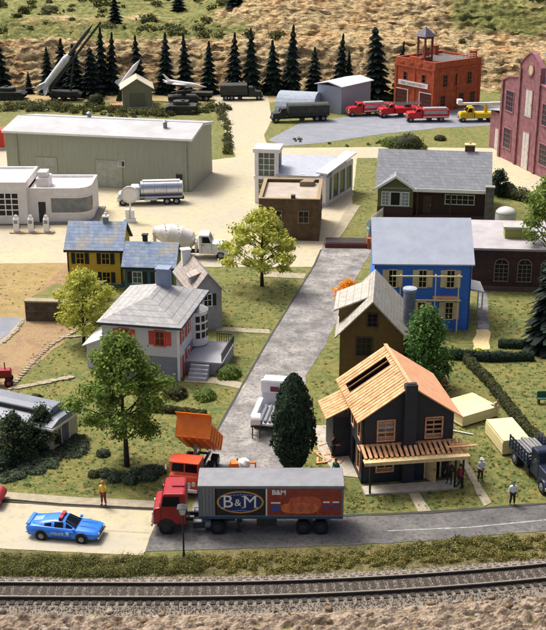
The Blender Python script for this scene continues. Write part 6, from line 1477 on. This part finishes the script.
# hillside scrub: uncountable low bushes
rnd.seed(21); mb = MB()
for i in range(760):
    x = rnd.uniform(-75, 85); y = rnd.uniform(234, 330); h, (c1, r, r2, yy) = hill_h(x, y)
    vn = noise.fractal(Vector((x*.09, y*.11, 7.7)), 1.0, 2.0, 4)
    if yy < 238 and rnd.random() < .96: continue
    if vn < .0 and rnd.random() < .7: continue
    if r > .5 and yy < 254 and rnd.random() < .85: continue
    rr0 = rnd.uniform(.4, 1.6) * (1 if rnd.random() < .8 else 1.6)
    clump(mb, (x, y, h+rr0*.25), rr0, int(60*rr0)+15, .2+.08*rr0, .5, .6)
tag(mb.build('hillside_scrub', G_OLIVE), kind='stuff')
def bank(name, pxs, n, r0, r1, leaves, seed, s=.12, den=70, flat=.7):
    rnd.seed(seed); mb = MB()
    for i in range(n):
        a = rnd.random()*(len(pxs)-1); k = int(a); f = a-k; q = P(pxs[k][0]*(1-f)+pxs[k+1][0]*f, pxs[k][1]*(1-f)+pxs[k+1][1]*f + rnd.uniform(-1,1)*pxs[k][2]); r = rnd.uniform(r0, r1)
        clump(mb, (q[0], q[1], r*.35), r, int(den*r*1.5)+10, s, .45, flat)
    tag(mb.build(name, leaves), kind='stuff')
bank('low_scrub', [(-10,108,4),(60,108,4),(140,116,3),(232,108,4)], 150, .5, 1.3, G_OLIVE, 41, .17, 60)
bank('apron_scrub', [(216,106,4),(228,130,7),(228,152,3)], 46, .4, 1.1, G_OLIVE, 42, .15, 60)
bank('roadside_scrub', [(292,140,2),(340,146,2),(385,142,2)], 12, .2, .5, G_OLIVE, 43, .13, 60)
bank('garden_ground_cover', [(2,470,14),(30,462,16),(56,452,10),(86,446,5)], 330, .18, .42, G_GREY, 44, .07, 260, .5)
bank('verge_bushes', [(0,566,8),(60,570,9),(130,568,7),(200,566,5)], 250, .14, .6, leafc('leaf_verge', ['#6c7036','#4d5628','#8a8446']), 45, .045, 480, .75)
bank('verge_scrub', [(200,566,8),(300,564,8),(400,556,10),(480,550,12),(546,548,10)], 250, .12, .46, leafc('leaf_dry', ['#85803f','#66682f','#a89c5c']), 46, .055, 420, .6)
bank('embankment_greenery', [(400,553,5),(440,547,6),(480,545,5),(525,546,3)], 70, .15, .45, leafc('leaf_verge', ['#757a3a','#59622e','#8d894a']), 47, .06, 380, .6)
bank('far_right_greenery', [(480,192,3),(520,196,4),(560,200,4)], 40, .4, 1.0, G_OLIVE, 48, .12, 90)
# grass tufts over the lawns
def inside(p, poly):
    c = False; n = len(poly)
    for i in range(n):
        a, b = poly[i], poly[(i+1) % n]
        if (a[1] > p[1]) != (b[1] > p[1]) and p[0] < (b[0]-a[0])*(p[1]-a[1])/(b[1]-a[1])+a[0]: c = not c
    return c
LAWNS = [([(0,440),(60,400),(130,330),(200,345),(262,340),(232,398),(205,446),(193,500),(60,494),(0,489)], 9500), ([(225,270),(310,270),(268,336),(216,330)], 2000), ([(330,480),(360,492),(546,480),(546,500),(430,509),(325,514)], 2600), ([(440,345),(546,345),(546,480),(455,480)], 4500), ([(60,330),(26,360),(10,385),(0,398),(60,400),(100,340),(90,325)], 1500),
         ([(330,350),(338,345),(330,470),(304,470),(303,410),(312,382)], 700), ([(0,553),(144,558),(345,548),(546,534),(546,570),(345,583),(160,588),(0,585)], 9000), ([(490,300),(546,300),(546,345),(490,340)], 1100), ([(30,300),(70,262),(120,270),(125,320),(60,322)], 900), ([(361,162),(385,160),(374,215),(350,230)], 600), ([(0,270),(60,265),(40,300),(0,315)], 500)]
rnd.seed(77); mb = MB()
for poly, n in LAWNS:
    x0, x1 = min(p[0] for p in poly), max(p[0] for p in poly); y0, y1 = min(p[1] for p in poly), max(p[1] for p in poly); k = 0
    verge = poly[0] == (0,553)
    while k < n:
        p = (rnd.uniform(x0,x1), rnd.uniform(y0,y1))
        if not inside(p, poly): k += .2; continue
        k += 1; c = Vector((*P(*p), 0)); m = 0 if noise.noise(c*.35) > 0 else 1
        if noise.noise(c*.8+Vector((9,0,0))) < -.25 and not verge: continue
        if rnd.random() < .25: m = 2
        if rnd.random() < .35: continue
        s = rnd.uniform(.02,.06)*(1.25 if verge else 1)
        for _ in range(4):
            a = rnd.uniform(0, 6.28); d = Vector((math.cos(a), math.sin(a), 0)); q = c + Vector((rnd.gauss(0,s), rnd.gauss(0,s), 0)); t_ = Vector((-d.y, d.x, 0))
            mb.add([q-t_*s*.6, q+t_*s*.6, q+t_*s*.3+d*s*.4+Vector((0,0,s*.7)), q-t_*s*.3+d*s*.4+Vector((0,0,s*.7))], [(0,1,2,3)], m)
tag(mb.build('grass', leafc('grass', ['#7a8346', '#95915a', '#aba06a'])), kind='stuff')
rnd.seed(79); mb = MB()
for poly, n in LAWNS:
    x0, x1 = min(p[0] for p in poly), max(p[0] for p in poly); y0, y1 = min(p[1] for p in poly), max(p[1] for p in poly)
    for _ in range(int(n/9)):
        p = (rnd.uniform(x0,x1), rnd.uniform(y0,y1))
        if inside(p, poly): q = P(*p); r = rnd.uniform(.06, .2); clump(mb, (q[0], q[1], r*.2), r, int(14+120*r), .035, .3, .5)
tag(mb.build('turf_clumps', leafc('turf', ['#64722f', '#4a5626', '#857f42'])), kind='stuff')
rnd.seed(78); mb = MB()
for i in range(160):
    x = rnd.uniform(-17, 18); y = trk(x) - rnd.uniform(1.7, 5.5); s = rnd.uniform(.04,.2)**1.0; c = Vector((x,y,.18))
    mb.ell(c, (s*1.3, s, s*.7), 6, 4, rnd.choice((0,0,1)), .9)
tag(mb.build('loose_stones', [M('stone_grey', '#a59b8c', '#776c5d', rough=.95, scale=6), M('stone_tan', '#8f7a5c', '#6e5a42', rough=.95, scale=6)]), kind='stuff')

# trees
tree('large spreading green tree with dark trunk in the front left garden', 'tree', P(127,466), 10.5, 3.5, G_MID, 42, 1.15, .30, -.2, .13, 430, .17, .55, seed=5)
tree('loose yellow-green tree in front of the mustard yellow house', 'tree', P(84,344), 7.3, 2.9, G_LIGHT, 34, 1.0, .26, .2, .13, 230, .13, .6, seed=6)
tree('broad yellow-green tree in front of the small brown building', 'tree', P(262,286), 8.3, 4.1, G_LIGHT, 36, 1.25, .30, .0, .16, 230, .16, .6, seed=8)
tree('rounded dark green leafy tree beside the unfinished house', 'tree', P(425,388), 7.1, 2.1, G_ROUND, 54, .95, .08, .0, .12, 260, .16, .9, seed=9)
tree('leafy green tree overhanging the right edge above the workshop roof', 'tree', P(544,290), 12.2, 3.0, G_MID, 46, 1.3, .45, .0, .14, 170, .15, .6, seed=10)
t = tree('small orange-leaved tree behind the olive-brown cottage', 'tree', P(348,311), 3.3, 1.3, G_ORANGE, 22, .6, .3, .0, .08, 190, .08, .7, seed=12)
tree('round green bush-like tree at the corner of the brown house roof', 'tree', P(498,196), 3.6, 1.2, G_DARK, 16, .8, .2, .0, .13, 150, .12, .8, seed=13)
for px_, py_, h_, r_, lb in ((14,458,3.7,1.7,'large dark loose bush in front of the diner windows'), (42,447,3.4,1.3,'tall dark loose bush against the end of the diner')):
    tree(lb, 'shrub', P(px_, py_), h_, r_, leafc('leaf_bush', ['#34492f', '#27371f', '#46593a']), 26, .7, .05, .1, .10, 230, .09, .8, name='shrub', seed=px_)
bank('tree_foot_undergrowth', [(96,474,3),(128,478,5),(166,470,5)], 70, .15, .42, G_GREY, 49, .06, 380, .6)
# spruce right edge
tk, cw = conifer_mesh(9.5, 2.3, 1900, 55); t = thing('spruce', 'large dark spruce at the right edge in front of the brick workshop', 'spruce', P(549,348)); tk.build('trunk', BARKD, t); cw.build('crown', G_SPRUCE, t); t.scale = (1.15,1.15,1.25)
# oval clipped tree by the truck
rnd.seed(14); t = thing('oval_tree', 'dense dark oval clipped tree rising behind the grey trailer', 'tree', P(293,478)); mb = MB()
def egg(f): return math.sin(math.pi*min(1, f))**.62 * (1.05 - .28*f)
mb.ell((0,0,3.5), (1.1,1.1,2.6), 18, 14, 1, .1)
for _ in range(9000):
    f = rnd.random(); a = rnd.uniform(0, 6.283); z = .6 + 6.0*f; r = 1.62*egg(.03+.95*f)*(1+rnd.uniform(-.16,.07)+.30*noise.noise(Vector((math.cos(a)*1.9, math.sin(a)*1.9, z*1.1))))
    leaf(mb, Vector((math.cos(a)*r, math.sin(a)*r, z)), Vector((math.cos(a), math.sin(a), (f-.45)*1.2))+Vector((rnd.gauss(0,.45), rnd.gauss(0,.45), rnd.gauss(0,.45))), rnd.choice((.07,.10,.14)), rnd.choice((0,0,1,2)))
mb.build('crown', G_DARK, t); t.scale = (1,1,1.2); mb = MB(); mb.cyl((0,0,-.05),(0,0,1.2), .14,.1, 8); mb.build('trunk', BARKD, t)
# shrubs
SH = [((175,396),.95,G_OLIVE,'dark rounded shrub by the front corner of the white house'), ((205,398),.85,G_MID,'rounded green shrub second from the white house corner toward the street'), ((228,376),1.05,G_MID,'bushy green shrub beneath the deck of the white house'),
      ((103,455),.5,G_GREY,'small grey-green bush left of the large tree trunk'), ((94,476),.42,G_OLIVE,'little dark bush at the lawn edge left of the large tree'), ((408,150),2.6,G_OLIVE,'wide olive bush behind the slate-grey roof'), ((392,146),1.6,G_MID,'small olive bush left of the wide one behind the slate-grey roof'),
      ((3,466),1.2,G_DARK,'dark bush cut off by the left edge below the diner'),
      ((508,192),1.3,G_DARK,'low dark shrub left of the factory forecourt hedge'), ((150,478),.6,G_GREY,'grey-green shrub right of the large tree trunk'), ((131,482),.55,G_GREY,'low spreading shrub at the foot of the large tree'), ((115,480),.5,G_GREY,'low shrub just left of the foot of the large tree'), ((36,400),.55,G_OLIVE,'dark tuft of scrub beside the red tractor'),
      ((478,352),.35,G_LIGHT,'small yellow-green tuft beside the stone patio'), ((452,390),.0,G_MID,''), ((418,548),.0,G_MID,''), ((135,106),.9,G_OLIVE,'dark bush before the left side of the shed'), ((96,104),1.5,G_OLIVE,'tall dark bush between rocket launcher and shed'), ((306,318),.0,G_MID,''), ((440,140),.9,G_OLIVE,'small round bush right of the wide one behind the slate-grey roof')]
for i, (p, r, lv, lb) in enumerate(SH):
    if r: shrub(lb, P(*p), r, lv, int(380+420*r), .075+.03*r, seed=60+i, flat=1.0 if 'tall' in lb else .75)
hedge('straight low hedge running across the right garden', [(443,358),(490,361),(533,360)], .75, .85, G_DARK, seed=90)
hedge('short low hedge behind the straight one near the spruce', [(498,347),(530,348)], .7, .7, G_DARK, seed=91)
hedge('long clipped hedge running down beside the lumber to the navy truck', [(466,362),(490,386),(510,412),(530,436),(552,458)], .75, .85, G_OLIVE, seed=92)
hedge('low dark hedge left of the orange dump truck', [(150,411),(178,413),(206,417)], .6, .6, G_OLIVE, seed=93)
hedge('low hedge along the forecourt of the mauve factory', [(503,196),(548,207)], 1.2, 1.2, G_OLIVE, seed=94, s=.12, dens=70)
# stepping stones and border stones
rnd.seed(15)
def stones(name, label, px, n, r, g):
    t = thing(name, label, 'stones', P(*px[0])); o0 = Vector((*P(*px[0]),0)); mb = MB()
    for i in range(n):
        a = i/(n-1)*(len(px)-1); k = min(len(px)-2, int(a)); f = a-k; q = Vector((*P(px[k][0]*(1-f)+px[k+1][0]*f, px[k][1]*(1-f)+px[k+1][1]*f),0))-o0
        rr0 = r*rnd.uniform(.7,1.2); pl = [(q.x+rr0*1.4*math.cos(b)*rnd.uniform(.8,1.1), q.y+rr0*math.sin(b)*rnd.uniform(.8,1.1)) for b in [2*math.pi*j/7 for j in range(7)]]
        mb = MB(); mb.xy(pl, -.02, .09+rnd.uniform(0,.04)); mb.build('stone', M('pale_stone', '#a89f88', '#857c66', rough=.9, scale=3), t)
    pass
    if 0: mb.build('stone', M('pale_stone', '#b5ab93', '#8f866f', rough=.9, scale=3), t)
stones('stepping_stones', 'row of pale stepping stones above the diner roof', [(18,388),(45,383),(70,378)], 10, .32, '')
stones('border_stones', 'line of pale border stones along the dirt track', [(8,392),(30,366),(52,345),(78,330)], 34, .16, '')
stones('garden_edging', 'short row of pale stones behind the yellow-green tree', [(62,338),(95,336)], 9, .22, '')
stones('lane_edging', 'pale kerb stones along the left of the dirt track', [(24,320),(16,332),(4,343)], 20, .14, '')
